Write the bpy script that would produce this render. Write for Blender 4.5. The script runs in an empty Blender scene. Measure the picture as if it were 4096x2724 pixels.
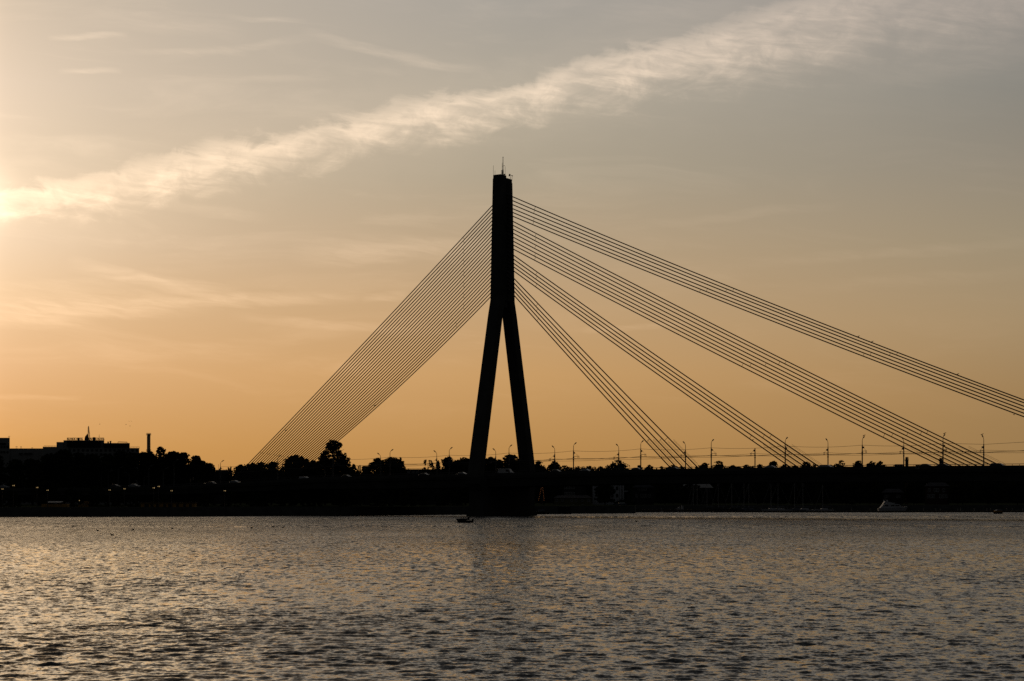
import bpy, math, random
import numpy as np
from mathutils import Vector

scene = bpy.context.scene
col = scene.collection
R = random.Random(7)

# ----------------------------------------------------------------------------
# camera: a level lens with vertical shift, 5 m above the river
# ----------------------------------------------------------------------------
F = 6770.0           # focal length in pixels of the 4096 px wide photograph
CX, HY = 2048.0, 2001.0   # principal column, horizon row
H = 5.0
cam_d = bpy.data.cameras.new('camera')
cam = bpy.data.objects.new('camera', cam_d)
col.objects.link(cam)
cam.location = (0, 0, H)
cam.rotation_euler = (math.radians(90), 0, 0)
cam_d.sensor_width = 36.0
cam_d.lens = F / 4096 * 36.0
cam_d.shift_y = (HY - 1362.0) / 4096.0
cam_d.clip_start = 0.5
cam_d.clip_end = 60000
scene.camera = cam

def P(px, py, Y):
    return Vector(((px - CX) / F * Y, Y, H - (py - HY) / F * Y))
def WX(px, Y): return (px - CX) / F * Y
def WZ(py, Y): return H - (py - HY) / F * Y

# ----------------------------------------------------------------------------
# node helpers
# ----------------------------------------------------------------------------
class S:
    """a shader socket with arithmetic"""
    def __init__(s, nt, sock): s.nt, s.k = nt, sock
    def _m(s, op, *o, clamp=False):
        n = s.nt.nodes.new('ShaderNodeMath'); n.operation = op; n.use_clamp = clamp
        for i, v in enumerate((s,) + o):
            if isinstance(v, S): s.nt.links.new(v.k, n.inputs[i])
            else: n.inputs[i].default_value = v
        return S(s.nt, n.outputs[0])
    def __add__(s, o): return s._m('ADD', o)
    def __sub__(s, o): return s._m('SUBTRACT', o)
    def __mul__(s, o): return s._m('MULTIPLY', o)
    def __truediv__(s, o): return s._m('DIVIDE', o)
    def pow(s, o): return s._m('POWER', o)
    def max(s, o): return s._m('MAXIMUM', o)
    def min(s, o): return s._m('MINIMUM', o)
    def sat(s): return s._m('MULTIPLY', 1.0, clamp=True)
    def step(s, a, b, c=0.0, d=1.0):
        n = s.nt.nodes.new('ShaderNodeMapRange'); n.interpolation_type = 'SMOOTHSTEP'
        s.nt.links.new(s.k, n.inputs[0])
        for i, v in enumerate((a, b, c, d)): n.inputs[i + 1].default_value = v
        return S(s.nt, n.outputs[0])
def combine(nt, x, y, z=0.0):
    n = nt.nodes.new('ShaderNodeCombineXYZ')
    for i, v in enumerate((x, y, z)):
        if isinstance(v, S): nt.links.new(v.k, n.inputs[i])
        else: n.inputs[i].default_value = v
    return S(nt, n.outputs[0])
def noise(nt, vec, scale, detail=4, rough=0.5, distortion=0.0, out=0):
    n = nt.nodes.new('ShaderNodeTexNoise')
    n.inputs['Scale'].default_value = scale
    n.inputs['Detail'].default_value = detail
    n.inputs['Roughness'].default_value = rough
    n.inputs['Distortion'].default_value = distortion
    if vec is not None: nt.links.new(vec.k, n.inputs['Vector'])
    return S(nt, n.outputs[out])
def mixc(nt, fac, a, b, mode='MIX'):
    n = nt.nodes.new('ShaderNodeMix'); n.data_type = 'RGBA'; n.blend_type = mode; n.clamp_factor = False
    for i, v in ((0, fac), (6, a), (7, b)):
        if isinstance(v, S): nt.links.new(v.k, n.inputs[i])
        elif i == 0: n.inputs[0].default_value = v
        else: n.inputs[i].default_value = (*v, 1)
    return S(nt, n.outputs[2])
def lin(c):
    return tuple((x / 255 / 12.92) if x / 255 <= 0.04045 else ((x / 255 + 0.055) / 1.055) ** 2.4 for x in c)
def ramp(nt, fac, stops):
    n = nt.nodes.new('ShaderNodeValToRGB'); el = n.color_ramp.elements
    n.color_ramp.interpolation = 'LINEAR'
    while len(el) < len(stops): el.new(0.5)
    for e, (p, c) in zip(el, stops):
        e.position = p; e.color = (*c, 1)
    nt.links.new(fac.k, n.inputs[0])
    return S(nt, n.outputs[0])
def curve(nt, x, pts, x0, x1, y0, y1):
    """float curve through pts (in real units)"""
    n = nt.nodes.new('ShaderNodeFloatCurve')
    c = n.mapping.curves[0]
    q = [((a - x0) / (x1 - x0), (b - y0) / (y1 - y0)) for a, b in pts]
    while len(c.points) < len(q): c.points.new(0.5, 0.5)
    for p, (a, b) in zip(c.points, q): p.location = (a, b); p.handle_type = 'AUTO'
    n.mapping.update()
    nt.links.new(((x - x0) * (1 / (x1 - x0))).k, n.inputs['Value'])
    return S(nt, n.outputs[0]) * (y1 - y0) + y0

# ----------------------------------------------------------------------------
# sky
# ----------------------------------------------------------------------------
SUN_AZ, SUN_EL = math.atan2(-60 - CX, F), math.atan((HY - 830) / F)
world = bpy.data.worlds.new('World'); scene.world = world; world.use_nodes = True
nt = world.node_tree; nt.nodes.clear()
tc = nt.nodes.new('ShaderNodeTexCoord')
sx = nt.nodes.new('ShaderNodeSeparateXYZ'); nt.links.new(tc.outputs['Generated'], sx.inputs[0])
dx, dy, dz = (S(nt, sx.outputs[i]) for i in range(3))
yc = dy.max(0.05)
a = dx / yc           # tan of azimuth
b = dz / yc           # rise over run
def stops(rows, high):
    out = []
    for py, c in rows:
        bb = (HY - py) / F
        out.append((bb / math.sqrt(1 + bb * bb), lin(c)))
    out.sort()
    return out + high
zen = [(0.42, (.20, .185, .165)), (0.62, (.10, .10, .10)), (1.0, (.06, .065, .07))]
Lr = ramp(nt, dz, stops([(0, (217, 197, 173)), (400, (233, 209, 184)), (800, (240, 212, 180)), (1000, (243, 212, 179)), (1200, (242, 203, 160)), (1500, (235, 185, 134)), (1800, (224, 163, 92)), (2000, (214, 150, 78))], [(0.42, (.46, .30, .16)), (0.62, (.15, .125, .10)), (1.0, (.06, .065, .07))]))
Cr = ramp(nt, dz, stops([(0, (167, 161, 152)), (400, (176, 166, 149)), (700, (174, 161, 139)), (1000, (185, 160, 128)), (1200, (192, 159, 119)), (1500, (199, 155, 102)), (1800, (185, 138, 80)), (2000, (176, 129, 72))], zen))
Rr = ramp(nt, dz, stops([(0, (146, 141, 136)), (400, (137, 134, 126)), (700, (146, 137, 122)), (1000, (157, 142, 117)), (1300, (165, 141, 107)), (1600, (160, 128, 86)), (1850, (154, 121, 77)), (2000, (148, 114, 72))], zen))
u = ((a + 0.3025) * (1 / 0.3025)).max(0.0)
m1 = mixc(nt, u.min(1.0).pow(0.5), Lr, Cr)
base = mixc(nt, ((a) * (1 / 0.3025)).sat(), m1, Rr)

# high cloud: the long band
q = combine(nt, a, b)
wv = noise(nt, q, 22.0, 3, 0.5, 0.0, out=1)
sw = nt.nodes.new('ShaderNodeSeparateXYZ'); nt.links.new(wv.k, sw.inputs[0])
wa = a + (S(nt, sw.outputs[0]) - 0.5) * 0.012
wb = b + (S(nt, sw.outputs[1]) - 0.5) * 0.006
def tb(pts): return [((x - CX) / F, (HY - y) / F) for x, y in pts]
up_pts = tb([(-700, 960), (0, 760), (490, 685), (800, 590), (1100, 545), (1400, 480), (1650, 408), (2050, 350), (2250, 285), (2480, 215), (2750, 155), (2950, 95), (3150, 20), (3600, -100), (4300, -200)])
lo_pts = tb([(-700, 1030), (0, 905), (500, 855), (850, 775), (1200, 695), (1600, 615), (2050, 512), (2400, 445), (2800, 380), (3050, 345), (3500, 280), (4300, 120)])
up = curve(nt, a, up_pts, -0.42, 0.36, 0.0, 0.36)
lo = curve(nt, a, lo_pts, -0.42, 0.36, 0.0, 0.36)
ca, sa = math.cos(math.radians(-7)), math.sin(math.radians(-7))
fu, fv = wa * ca + wb * sa, wb * ca - wa * sa
fib = noise(nt, combine(nt, fu * 15, fv * 120), 1.0, 7, 0.62, 0.6)
puff = noise(nt, combine(nt, wa * 38, wb * 62), 1.0, 7, 0.62, 0.6)
fine = noise(nt, combine(nt, fu * 45, fv * 300), 1.0, 5, 0.6, 0.5)
t = (wb - lo + (puff - 0.5) * 0.026) / (up - lo + 0.0)
t = t + (fib - 0.5) * 0.62
band = (t.step(-0.14, 0.70) * t.step(1.20, 0.86)).pow(1.1) * 1.04 * a.step(0.26, 0.08, 0.30, 1.0)
band = band * (fib.step(0.25, 0.75, 0.55, 1.25)) * (fine.step(0.25, 0.75, 0.82, 1.12)) * (puff.step(0.3, 0.7, 0.5, 1.2))
halo = t.step(-1.0, 0.5) * t.step(2.2, 1.0) * 0.10
# thin veil everywhere
ca2, sa2 = math.cos(math.radians(-3)), math.sin(math.radians(-3))
v1 = noise(nt, combine(nt, (wa * ca2 + wb * sa2) * 7, (wb * ca2 - wa * sa2) * 42), 1.0, 7, 0.6, 0.8)
veil = v1.step(0.48, 0.78) * 0.2 * a.step(0.3, -0.2, 0.35, 1.0)
ww = wb - a * 0.05
def wisp(x0, y0, x1, y1, w, k):
    a0, b0, a1, b1 = (x0 - CX) / F, (HY - y0) / F, (x1 - CX) / F, (HY - y1) / F
    L = math.hypot(a1 - a0, b1 - b0); ux, uy = (a1 - a0) / L, (b1 - b0) / L
    uu = ((wa - a0) * ux + (wb - b0) * uy) * (2 / L) - 1.0
    vv = ((wb - b0) * ux - (wa - a0) * uy) * (F / w) + (fib - 0.5) * 1.6
    return (S(nt, (uu * uu).k) * -1.0 + 1.0).max(0.0) * ((vv * vv) * -1.0 + 1.0).max(0.0).pow(1.5) * (fine.step(0.2, 0.75, 0.3, 1.2)) * k
ws = None
for args in [(250, 1045, 1000, 1195, 36, .30), (-300, 1275, 900, 1195, 75, .34), (500, 1215, 1500, 1180, 30, .26), (-200, 1180, 700, 1110, 45, .12),
             (1150, 1010, 2020, 985, 62, .22), (1200, 130, 1850, 285, 24, .20), (1560, 250, 1950, 280, 20, .12), (180, 150, 520, 140, 16, .30), (220, 290, 500, 280, 16, .30), (620, 240, 1250, 150, 22, .12), (500, 200, 1000, 215, 16, .12), (900, 75, 1250, 90, 14, .14), (-50, 560, 500, 600, 40, .10),
             (-100, 1592, 330, 1588, 15, .26), (2270, 1325, 2760, 1290, 18, .16), (1440, 1190, 1650, 1176, 26, .22), (900, 1260, 1700, 1330, 26, .16), (600, 800, 1100, 880, 30, .13),
             (300, 60, 1000, 130, 50, .12), (2500, 900, 3400, 820, 26, .07), (2900, 1060, 4300, 960, 30, .07), (3100, 1160, 4300, 1080, 34, .05), (2300, 60, 3000, 30, 60, .08), (3400, 340, 4300, 180, 60, .08), (0, 1440, 1200, 1400, 70, .07)]:
    w_ = wisp(*args)
    ws = w_ if ws is None else ws + w_
cloud = (band + halo + veil + ws * 1.25)
cloud = cloud * b.step(0.02, 0.09)
cc = mixc(nt, ((a + 0.3025) * (1 / 0.605)).sat(), (.37, .268, .18), (.30, .222, .165))
skyc = mixc(nt, cloud, base, mixc(nt, 1.0, base, cc, 'ADD'))
# glow round the veiled sun
sd = Vector((math.sin(SUN_AZ) * math.cos(SUN_EL), math.cos(SUN_AZ) * math.cos(SUN_EL), math.sin(SUN_EL)))
dot = dx * sd.x + dy * sd.y + dz * sd.z
g1 = dot.max(0.0).pow(9000.0) * 0.22
g2 = dot.max(0.0).pow(300.0) * 0.09
skyc = mixc(nt, g1 + g2, skyc, mixc(nt, 1.0, skyc, (1.0, .86, .62), 'ADD'))
# away from the sunset the sky is dusk-dark
front = dy.step(0.30, 0.90)
back = ramp(nt, dz, [(0.0, (.02, .019, .018)), (0.35, (.018, .018, .019)), (1.0, (.055, .06, .065))])
skyc = mixc(nt, front, back, skyc)
skyc = mixc(nt, dz.step(-0.02, 0.0), (.01, .01, .01), skyc)
bg = nt.nodes.new('ShaderNodeBackground'); nt.links.new(skyc.k, bg.inputs[0]); bg.inputs[1].default_value = 1.0
ns = nt.nodes.new('ShaderNodeTexSky'); ns.sky_type = 'NISHITA'; ns.sun_disc = False
ns.sun_elevation = SUN_EL; ns.sun_rotation = SUN_AZ
ns.air_density = 1.5; ns.dust_density = 4.0
bg2 = nt.nodes.new('ShaderNodeBackground'); nt.links.new(ns.outputs[0], bg2.inputs[0]); bg2.inputs[1].default_value = 0.0004
addsh = nt.nodes.new('ShaderNodeAddShader'); nt.links.new(bg.outputs[0], addsh.inputs[0]); nt.links.new(bg2.outputs[0], addsh.inputs[1])
wo = nt.nodes.new('ShaderNodeOutputWorld'); nt.links.new(addsh.outputs[0], wo.inputs[0])

sun_d = bpy.data.lights.new('sun', 'SUN'); sun_d.energy = 0.03; sun_d.angle = math.radians(16); sun_d.color = (1, .70, .36)
sun = bpy.data.objects.new('sun', sun_d); col.objects.link(sun)
sun.rotation_euler = (-sd).to_track_quat('-Z', 'Y').to_euler()

scene.view_settings.view_transform = 'Standard'; scene.view_settings.look = 'None'
scene.view_settings.exposure = 0; scene.view_settings.gamma = 1
scene.cycles.max_bounces = 3; scene.cycles.use_denoising = False; world.cycles.sampling_method = 'MANUAL'; world.cycles.sample_map_resolution = 512; scene.cycles.sample_clamp_indirect = 3.0; scene.cycles.sample_clamp_direct = 0.0

# ----------------------------------------------------------------------------
# materials
# ----------------------------------------------------------------------------
def mat(name, c, rough=0.8, metal=0.0, var=0.3, scale=1.5, emit=None, estr=0.0, spec=0.3):
    m = bpy.data.materials.new(name); m.use_nodes = True
    t_ = m.node_tree; bs = t_.nodes['Principled BSDF']
    tcn = t_.nodes.new('ShaderNodeTexCoord')
    n = noise(t_, S(t_, tcn.outputs['Object']), scale, 5, 0.6)
    f = n.step(0.25, 0.75)
    cc_ = mixc(t_, f, tuple(x * (1 - var) for x in c), tuple(min(1, x * (1 + var)) for x in c))
    t_.links.new(cc_.k, bs.inputs['Base Color'])
    bs.inputs['Roughness'].default_value = rough; bs.inputs['Metallic'].default_value = metal
    bs.inputs['Specular IOR Level'].default_value = spec
    if emit:
        bs.inputs['Emission Color'].default_value = (*emit, 1); bs.inputs['Emission Strength'].default_value = estr
    return m
M = dict(
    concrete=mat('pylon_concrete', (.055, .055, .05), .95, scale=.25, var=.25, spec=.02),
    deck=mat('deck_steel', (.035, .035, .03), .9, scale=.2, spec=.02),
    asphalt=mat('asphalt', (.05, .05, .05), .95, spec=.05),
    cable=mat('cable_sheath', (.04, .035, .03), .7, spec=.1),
    metal=mat('dark_metal', (.06, .06, .06), .6, scale=3, spec=.2),
    wire=mat('wire', (.05, .045, .04), .7),
    ground=mat('grass_ground', (.035, .04, .022), 1, scale=.15, var=.5, spec=0),
    quay=mat('quay_stone', (.06, .06, .055), .95, scale=.4, spec=.05),
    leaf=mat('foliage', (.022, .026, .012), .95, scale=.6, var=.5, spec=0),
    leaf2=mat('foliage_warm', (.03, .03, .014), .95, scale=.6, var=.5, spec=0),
    bark=mat('bark', (.04, .033, .027), 1, scale=4, spec=0),
    wall_grey=mat('grey_render', (.19, .19, .185), .9, scale=.3, var=.12, spec=.05),
    wall_pale=mat('white_render', (.38, .38, .40), .9, scale=.3, var=.08, spec=.05),
    wall_yellow=mat('yellow_render', (.10, .095, .05), .9, scale=.3, var=.15, spec=.05),
    wall_dark=mat('dark_timber', (.025, .023, .023), .9, scale=.5, spec=.05),
    brick=mat('brick', (.05, .03, .024), .95, scale=2, spec=.05),
    hazy_brick=mat('brick_haze_tint', (.34, .27, .2), .95, scale=1, spec=0),  # brick lightened: distance haze is put into the base colour
    roof=mat('roof_tin', (.035, .035, .04), .9, scale=.5, spec=.02),
    glass=mat('window_glass', (.012, .013, .015), .25, spec=.3, var=.1),
    trim=mat('white_trim', (.3, .3, .3), .8, var=.05),
    white=mat('white_gelcoat', (.42, .42, .43), .45, var=.04, spec=.3),
    car_dark=mat('dark_car_paint', (.02, .022, .026), .3, var=.1, spec=.5),
    car_silver=mat('silver_car_paint', (.2, .21, .22), .3, metal=.4, var=.05),
    car_white=mat('white_car_paint', (.42, .42, .43), .35, var=.04, spec=.4),
    car_red=mat('red_car_paint', (.18, .03, .025), .3, var=.08, spec=.5),
    rubber=mat('rubber', (.02, .02, .02), .9, spec=.1),
    hull_dark=mat('dark_hull', (.03, .03, .032), .5, spec=.2),
    ochre=mat('ochre_panel', (.34, .19, .04), .9, var=.3, scale=1),
    lamp=mat('warm_lamp_glass', (.7, .5, .25), .4, var=.05, emit=(1, .66, .28), estr=0.32),
    redlamp=mat('amber_bulb', (.6, .2, .08), .4, var=.05, emit=(1, .36, .12), estr=0.18),
    headlamp=mat('headlamp_glass', (.8, .75, .6), .3, var=.05, emit=(1, .78, .5), estr=0.6),
    feather=mat('feather', (.03, .028, .026), .9, var=.3, scale=8),
    brown=mat('wood_pile', (.06, .045, .03), .95, scale=2),
    sail=mat('sail_cover', (.12, .13, .16), .9),
)

# ----------------------------------------------------------------------------
# mesh helpers
# ----------------------------------------------------------------------------
class MB:
    def __init__(s): s.v, s.f = [], []
    def add(s, vs, fs):
        o = len(s.v); s.v += [tuple(x) for x in vs]; s.f += [tuple(i + o for i in f) for f in fs]; return s
    def box(s, c, d, rz=0.0):
        x, y, z = (k / 2 for k in d); cr, sr = math.cos(rz), math.sin(rz)
        vs = []
        for k in (-1, 1):
            for i, j in ((-1, -1), (1, -1), (1, 1), (-1, 1)):
                px_, py_ = i * x, j * y
                vs.append((c[0] + px_ * cr - py_ * sr, c[1] + px_ * sr + py_ * cr, c[2] + k * z))
        return s.add(vs, [(3, 2, 1, 0), (4, 5, 6, 7), (0, 1, 5, 4), (1, 2, 6, 5), (2, 3, 7, 6), (3, 0, 4, 7)])
    def tube(s, pts, r, n=6, cap=True):
        pts = [Vector(p) for p in pts]; rs = r if isinstance(r, (list, tuple)) else [r] * len(pts)
        o = len(s.v); up0 = Vector((0, 0, 1))
        for i, p in enumerate(pts):
            d = (pts[min(i + 1, len(pts) - 1)] - pts[max(i - 1, 0)]).normalized()
            ref = up0 if abs(d.z) < .95 else Vector((0, 1, 0))
            e1 = d.cross(ref).normalized(); e2 = d.cross(e1).normalized()
            for k in range(n):
                an = 2 * math.pi * k / n
                s.v.append(tuple(p + (e1 * math.cos(an) + e2 * math.sin(an)) * rs[i]))
        for i in range(len(pts) - 1):
            for k in range(n):
                A, B = o + i * n + k, o + i * n + (k + 1) % n
                s.f.append((A, B, B + n, A + n))
        if cap:
            s.f.append(tuple(o + k for k in range(n - 1, -1, -1)))
            s.f.append(tuple(o + (len(pts) - 1) * n + k for k in range(n)))
        return s
    def lathe(s, prof, c=(0, 0, 0), n=12):
        return s.tube([(c[0], c[1], c[2] + z) for r, z in prof], [max(r, .001) for r, z in prof], n) if all(prof[i][1] != prof[i + 1][1] for i in range(len(prof) - 1)) else s
    def loft(s, rings, cap=True):
        o = len(s.v); n = len(rings[0])
        for r in rings: s.v += [tuple(x) for x in r]
        for i in range(len(rings) - 1):
            for k in range(n):
                A, B = o + i * n + k, o + i * n + (k + 1) % n
                s.f.append((A, B, B + n, A + n))
        if cap:
            s.f.append(tuple(o + k for k in range(n - 1, -1, -1)))
            s.f.append(tuple(o + (len(rings) - 1) * n + k for k in range(n)))
        return s
    def prism(s, poly, y0, y1):      # polygon in x,z extruded along y
        return s.loft([[(x, y0, z) for x, z in poly], [(x, y1, z) for x, z in poly]])
    def ball(s, c, r, n=8, m=5, sz=1.0):
        return s.tube([(c[0], c[1], c[2] - r * sz * math.cos(math.pi * (i + .001) / (m - 1 + .002))) for i in range(m)],
                      [max(r * math.sin(math.pi * i / (m - 1)), .01) for i in range(m)], n)
    def build(s, name, m, parent=None, smooth=False):
        me = bpy.data.meshes.new(name); me.from_pydata(s.v, [], s.f); me.update()
        me.materials.append(m)
        if smooth: me.polygons.foreach_set('use_smooth', [True] * len(me.polygons))
        o = bpy.data.objects.new(name, me); col.objects.link(o)
        if parent is not None: o.parent = parent
        return o

def tag(o, label=None, cat=None, group=None, kind=None):
    if label: o['label'] = label
    if cat: o['category'] = cat
    if group: o['group'] = group
    if kind: o['kind'] = kind
    return o
def thing(name, label, cat, loc=(0, 0, 0), rz=0.0, group=None, sc=None):
    o = bpy.data.objects.new(name, None); col.objects.link(o)
    o.location = loc; o.rotation_euler = (0, 0, rz); o.empty_display_size = 1
    if sc: o.scale = sc
    return tag(o, label, cat, group)
def kids(o): return [c for c in bpy.data.objects if c.parent == o]
def dup(root, loc, rz=0.0, label=None, group=None, sc=None):
    def cp(o, par):
        c = o.copy(); col.objects.link(c); c.parent = par
        for ch in CH.get(o.name, ()): cp(ch, c)
        return c
    r = cp(root, None); r.location = loc; r.rotation_euler = (0, 0, rz)
    if sc: r.scale = sc
    if label: r['label'] = label
    if group: r['group'] = group
    return r
CH = {}
def remember(root):
    def go(o):
        CH[o.name] = kids(o)
        for c in CH[o.name]: go(c)
    go(root)

# ----------------------------------------------------------------------------
# river
# ----------------------------------------------------------------------------
def build_water():
    rg = np.random.default_rng(3)
    ds = [1.0, 12.0, 24.0]; d = 32.0
    while d < 860: ds.append(d); d *= 1.0023
    n_f0, n_f1 = 3, len(ds)
    ds += [900, 1000, 1300, 2000, 4000, 9000, 25000]
    ds = np.array(ds)
    ang = np.concatenate([np.radians([-86, -70, -55, -42, -33, -27]), np.linspace(math.radians(-22.5), math.radians(22.5), 860), np.radians([27, 33, 42, 55, 70, 86])])
    D, A = np.meshgrid(ds, ang, indexing='ij')
    X = D * np.tan(A); Y = D.copy(); Z = np.zeros_like(X)
    X0, Y0 = X.copy(), Y.copy()
    fade = np.clip((D - 24) / 30, 0, 1) * np.clip((870 - D) / 60, 0, 1) * np.clip((np.abs(np.degrees(A)) < 23).astype(float), 0, 1)
    cell = D * 0.0023
    NW = 180
    lam = np.exp(rg.uniform(math.log(.2), math.log(1.7), NW))
    main = math.radians(264)    # waves run towards the camera and a little to the left
    th = main + rg.normal(0, .55, NW)
    slope = .026 * (lam / 1.5) ** -0.05
    slope = np.where(lam > .9, slope * .62, slope)
    for l, t_, s_ in zip(lam, th, slope):
        k = 2 * math.pi / l; am = s_ / k
        w = np.clip((l / cell - 2.2) / 2.5, 0, 1) * fade
        ph = k * (X0 * math.cos(t_) + Y0 * math.sin(t_)) + rg.uniform(0, 6.28)
        Z += am * w * np.cos(ph)
        X -= .75 * am * w * math.cos(t_) * np.sin(ph); Y -= .75 * am * w * math.sin(t_) * np.sin(ph)
    # long low wake ridges left by passing boats (crest lines along the river)
    for (ya, yb, amp, wid, xa, xb) in ((500, 503, .22, 2.2, -22, 400), (508, 510, .12, 1.8, -10, 400), (318, 324, .10, 1.4, -120, 110), (327, 333, .08, 1.4, -150, 90), (300, 307, .07, 1.2, 20, 160)):
        yl = ya + (yb - ya) * (X0 + 200) / 400
        Z += amp * np.exp(-((Y0 - yl) / wid) ** 2) * (1 / (1 + np.exp(-(X0 - xa) / 6))) * (1 / (1 + np.exp((X0 - xb) / 6))) * fade
    nr, nc = X.shape
    co = np.stack([X, Y, Z], -1).reshape(-1, 3).astype(np.float32)
    i = np.arange(nr * nc).reshape(nr, nc)
    fc = np.stack([i[:-1, :-1], i[:-1, 1:], i[1:, 1:], i[1:, :-1]], -1).reshape(-1, 4).astype(np.int32)
    me = bpy.data.meshes.new('water')
    me.vertices.add(len(co)); me.vertices.foreach_set('co', co.ravel())
    me.loops.add(fc.size); me.loops.foreach_set('vertex_index', fc.ravel())
    me.polygons.add(len(fc)); me.polygons.foreach_set('loop_start', np.arange(0, fc.size, 4, dtype=np.int32))
    me.polygons.foreach_set('use_smooth', np.ones(len(fc), dtype=bool))
    me.update()
    o = bpy.data.objects.new('water', me); col.objects.link(o); tag(o, kind='structure')
    m = bpy.data.materials.new('river_water'); m.use_nodes = True; me.materials.append(m)
    t_ = m.node_tree; bs = t_.nodes['Principled BSDF']
    bs.inputs['Base Color'].default_value = (.006, .008, .009, 1); bs.inputs['Roughness'].default_value = .06
    bs.inputs['IOR'].default_value = 1.333; bs.inputs['Specular IOR Level'].default_value = .5
    g = t_.nodes.new('ShaderNodeNewGeometry'); pos = S(t_, g.outputs['Position'])
    sp = t_.nodes.new('ShaderNodeSeparateXYZ'); t_.links.new(pos.k, sp.inputs[0])
    px_, py_ = S(t_, sp.outputs[0]), S(t_, sp.outputs[1])
    dist = (px_ * px_ + py_ * py_).pow(0.5)
    far = dist.step(60, 420)
    gust = noise(t_, combine(t_, px_ * .022, py_ * .009), 1.0, 4, .6).step(.3, .7, .45, 1.45)
    tot = None
    for sc_, k0, k1, det in ((7.5, .62, .55, 4), (2.0, .40, 1.2, 3), (.5, .12, .6, 3)):
        nn = noise(t_, combine(t_, px_ * sc_, py_ * (sc_ * 1.25)), 1.0, det, .55, .3, out=1)
        s2 = t_.nodes.new('ShaderNodeSeparateXYZ'); t_.links.new(nn.k, s2.inputs[0])
        kk = (far * (k1 - k0) + k0) * gust
        e = ((S(t_, s2.outputs[0]) - .5) * kk * (far * .3 + 1.0), (S(t_, s2.outputs[1]) - .5) * kk * 1.4)
        tot = e if tot is None else (tot[0] + e[0], tot[1] + e[1])
    grp = noise(t_, combine(t_, px_ * .28, py_ * .05), 1.0, 4, .65, .5)
    mid = dist.step(45, 160)
    grp2 = noise(t_, combine(t_, px_ * 1.7, py_ * .42), 1.0, 4, .62, .4)
    lane = noise(t_, combine(t_, px_ * .035, py_ * .03), 1.0, 3, .55, .8)
    lean = (grp - .5) * (far * .55 + .12) + (grp2 - .5) * (mid * 1.05 + .22) + (lane - .5) * .30 + (far * .16 + .05)
    vm = t_.nodes.new('ShaderNodeVectorMath'); vm.operation = 'ADD'
    t_.links.new(g.outputs['Normal'], vm.inputs[0]); t_.links.new(combine(t_, tot[0], tot[1] - lean, 0.0).k, vm.inputs[1])
    vn = t_.nodes.new('ShaderNodeVectorMath'); vn.operation = 'NORMALIZE'; t_.links.new(vm.outputs[0], vn.inputs[0])
    t_.links.new(vn.outputs[0], bs.inputs['Normal'])
    return o
build_water()

# ----------------------------------------------------------------------------
# banks: ground sheet out to the horizon, with a stone quay edge
# ----------------------------------------------------------------------------
shore = [(-900, 507), (0, 509), (720, 521), (1280, 550), (1740, 579), (1900, 594), (2140, 612), (2283, 622), (2284, 640), (2540, 657), (2543, 704), (2900, 722), (3500, 738), (4200, 740), (5600, 745)]
def bank():
    g = MB(); n = len(shore)
    sh = [(WX(px, Y), Y) for px, Y in shore]
    rows = [[(x, y, 2.7) for x, y in sh], [(x * 1.02, y + 14, 2.9) for x, y in sh], [(x * 1.2, y * 1.2 + 60, 3.0) for x, y in sh],
            [(x * 3, y * 2 + 600, 3.0) for x, y in sh], [(x * 40, 30000, 3.0) for x, y in sh]]
    for i in range(len(rows) - 1):
        for k in range(n - 1):
            g.add([rows[i][k], rows[i][k + 1], rows[i + 1][k + 1], rows[i + 1][k]], [(0, 1, 2, 3)])
    tag(g.build('ground', M['ground']), kind='structure')
    w = MB()
    for k in range(n - 1):
        (x0, y0), (x1, y1) = sh[k], sh[k + 1]
        w.add([(x0, y0 - .9, -2), (x1, y1 - .9, -2), (x1, y1 - .1, 2.9), (x0, y0 - .1, 2.9), (x1, y1 + 1.0, 2.9), (x0, y0 + 1.0, 2.9), (x1, y1 + 1.0, 2.5), (x0, y0 + 1.0, 2.5)],
              [(0, 1, 2, 3), (3, 2, 4, 5), (5, 4, 6, 7)])
    tag(w.build('quay_wall', M['quay']), 'long dark stone quay wall where the far bank meets the river', 'quay wall')
bank()

# ----------------------------------------------------------------------------
# the bridge
# ----------------------------------------------------------------------------
TH = math.radians(31.1); CO, SI = math.cos(TH), math.sin(TH)
Y0 = 541.0; X0 = WX(2010.5, Y0)
def s_at(px, w=0.0):
    k = px - CX
    return (k * (Y0 + w * CO) - F * (X0 + w * SI)) / (F * CO + k * SI)
def depth(s, w=0.0): return Y0 - s * SI + w * CO
def sz(px, py, w=0.0):
    s = s_at(px, w); return s, WZ(py, depth(s, w))
def wpt(s, w, z): return Vector((X0 + s * CO + w * SI, Y0 - s * SI + w * CO, z))

NE = -13.6     # near edge of the deck
prof_px = [(-700, 1957), (0, 1953), (400, 1951), (680, 1946), (820, 1938), (1000, 1926), (1150, 1917), (1260, 1909), (1500, 1903.5), (1840, 1896), (2000, 1892), (2290, 1884), (2510, 1878.5), (2750, 1874.5), (3000, 1871), (3400, 1866.5), (3700, 1863.5), (4096, 1861)]
prof = [sz(px, py, NE) for px, py in prof_px]
prof.append((230, prof[-1][1] + .1)); prof.append((335, prof[-1][1] - .8))
ps, pz = np.array([p[0] for p in prof]), np.array([p[1] for p in prof])
def ztop(s): return float(np.interp(s, ps, pz))
def pheight(s): return float(np.interp(s, [-150, -120, -85, -60], [.25, .3, .8, .85]))
def zroad(s): return ztop(s) - pheight(s)

bridge = thing('cable_stayed_bridge', 'dark cable-stayed road bridge with one tall A-shaped pylon across the river', 'bridge', (X0, Y0, 0), -TH)

def ring(z, s0, s1, w0, w1): return [(s0, w0, z), (s1, w0, z), (s1, w1, z), (s0, w1, z)]
pyl = MB()
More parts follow.
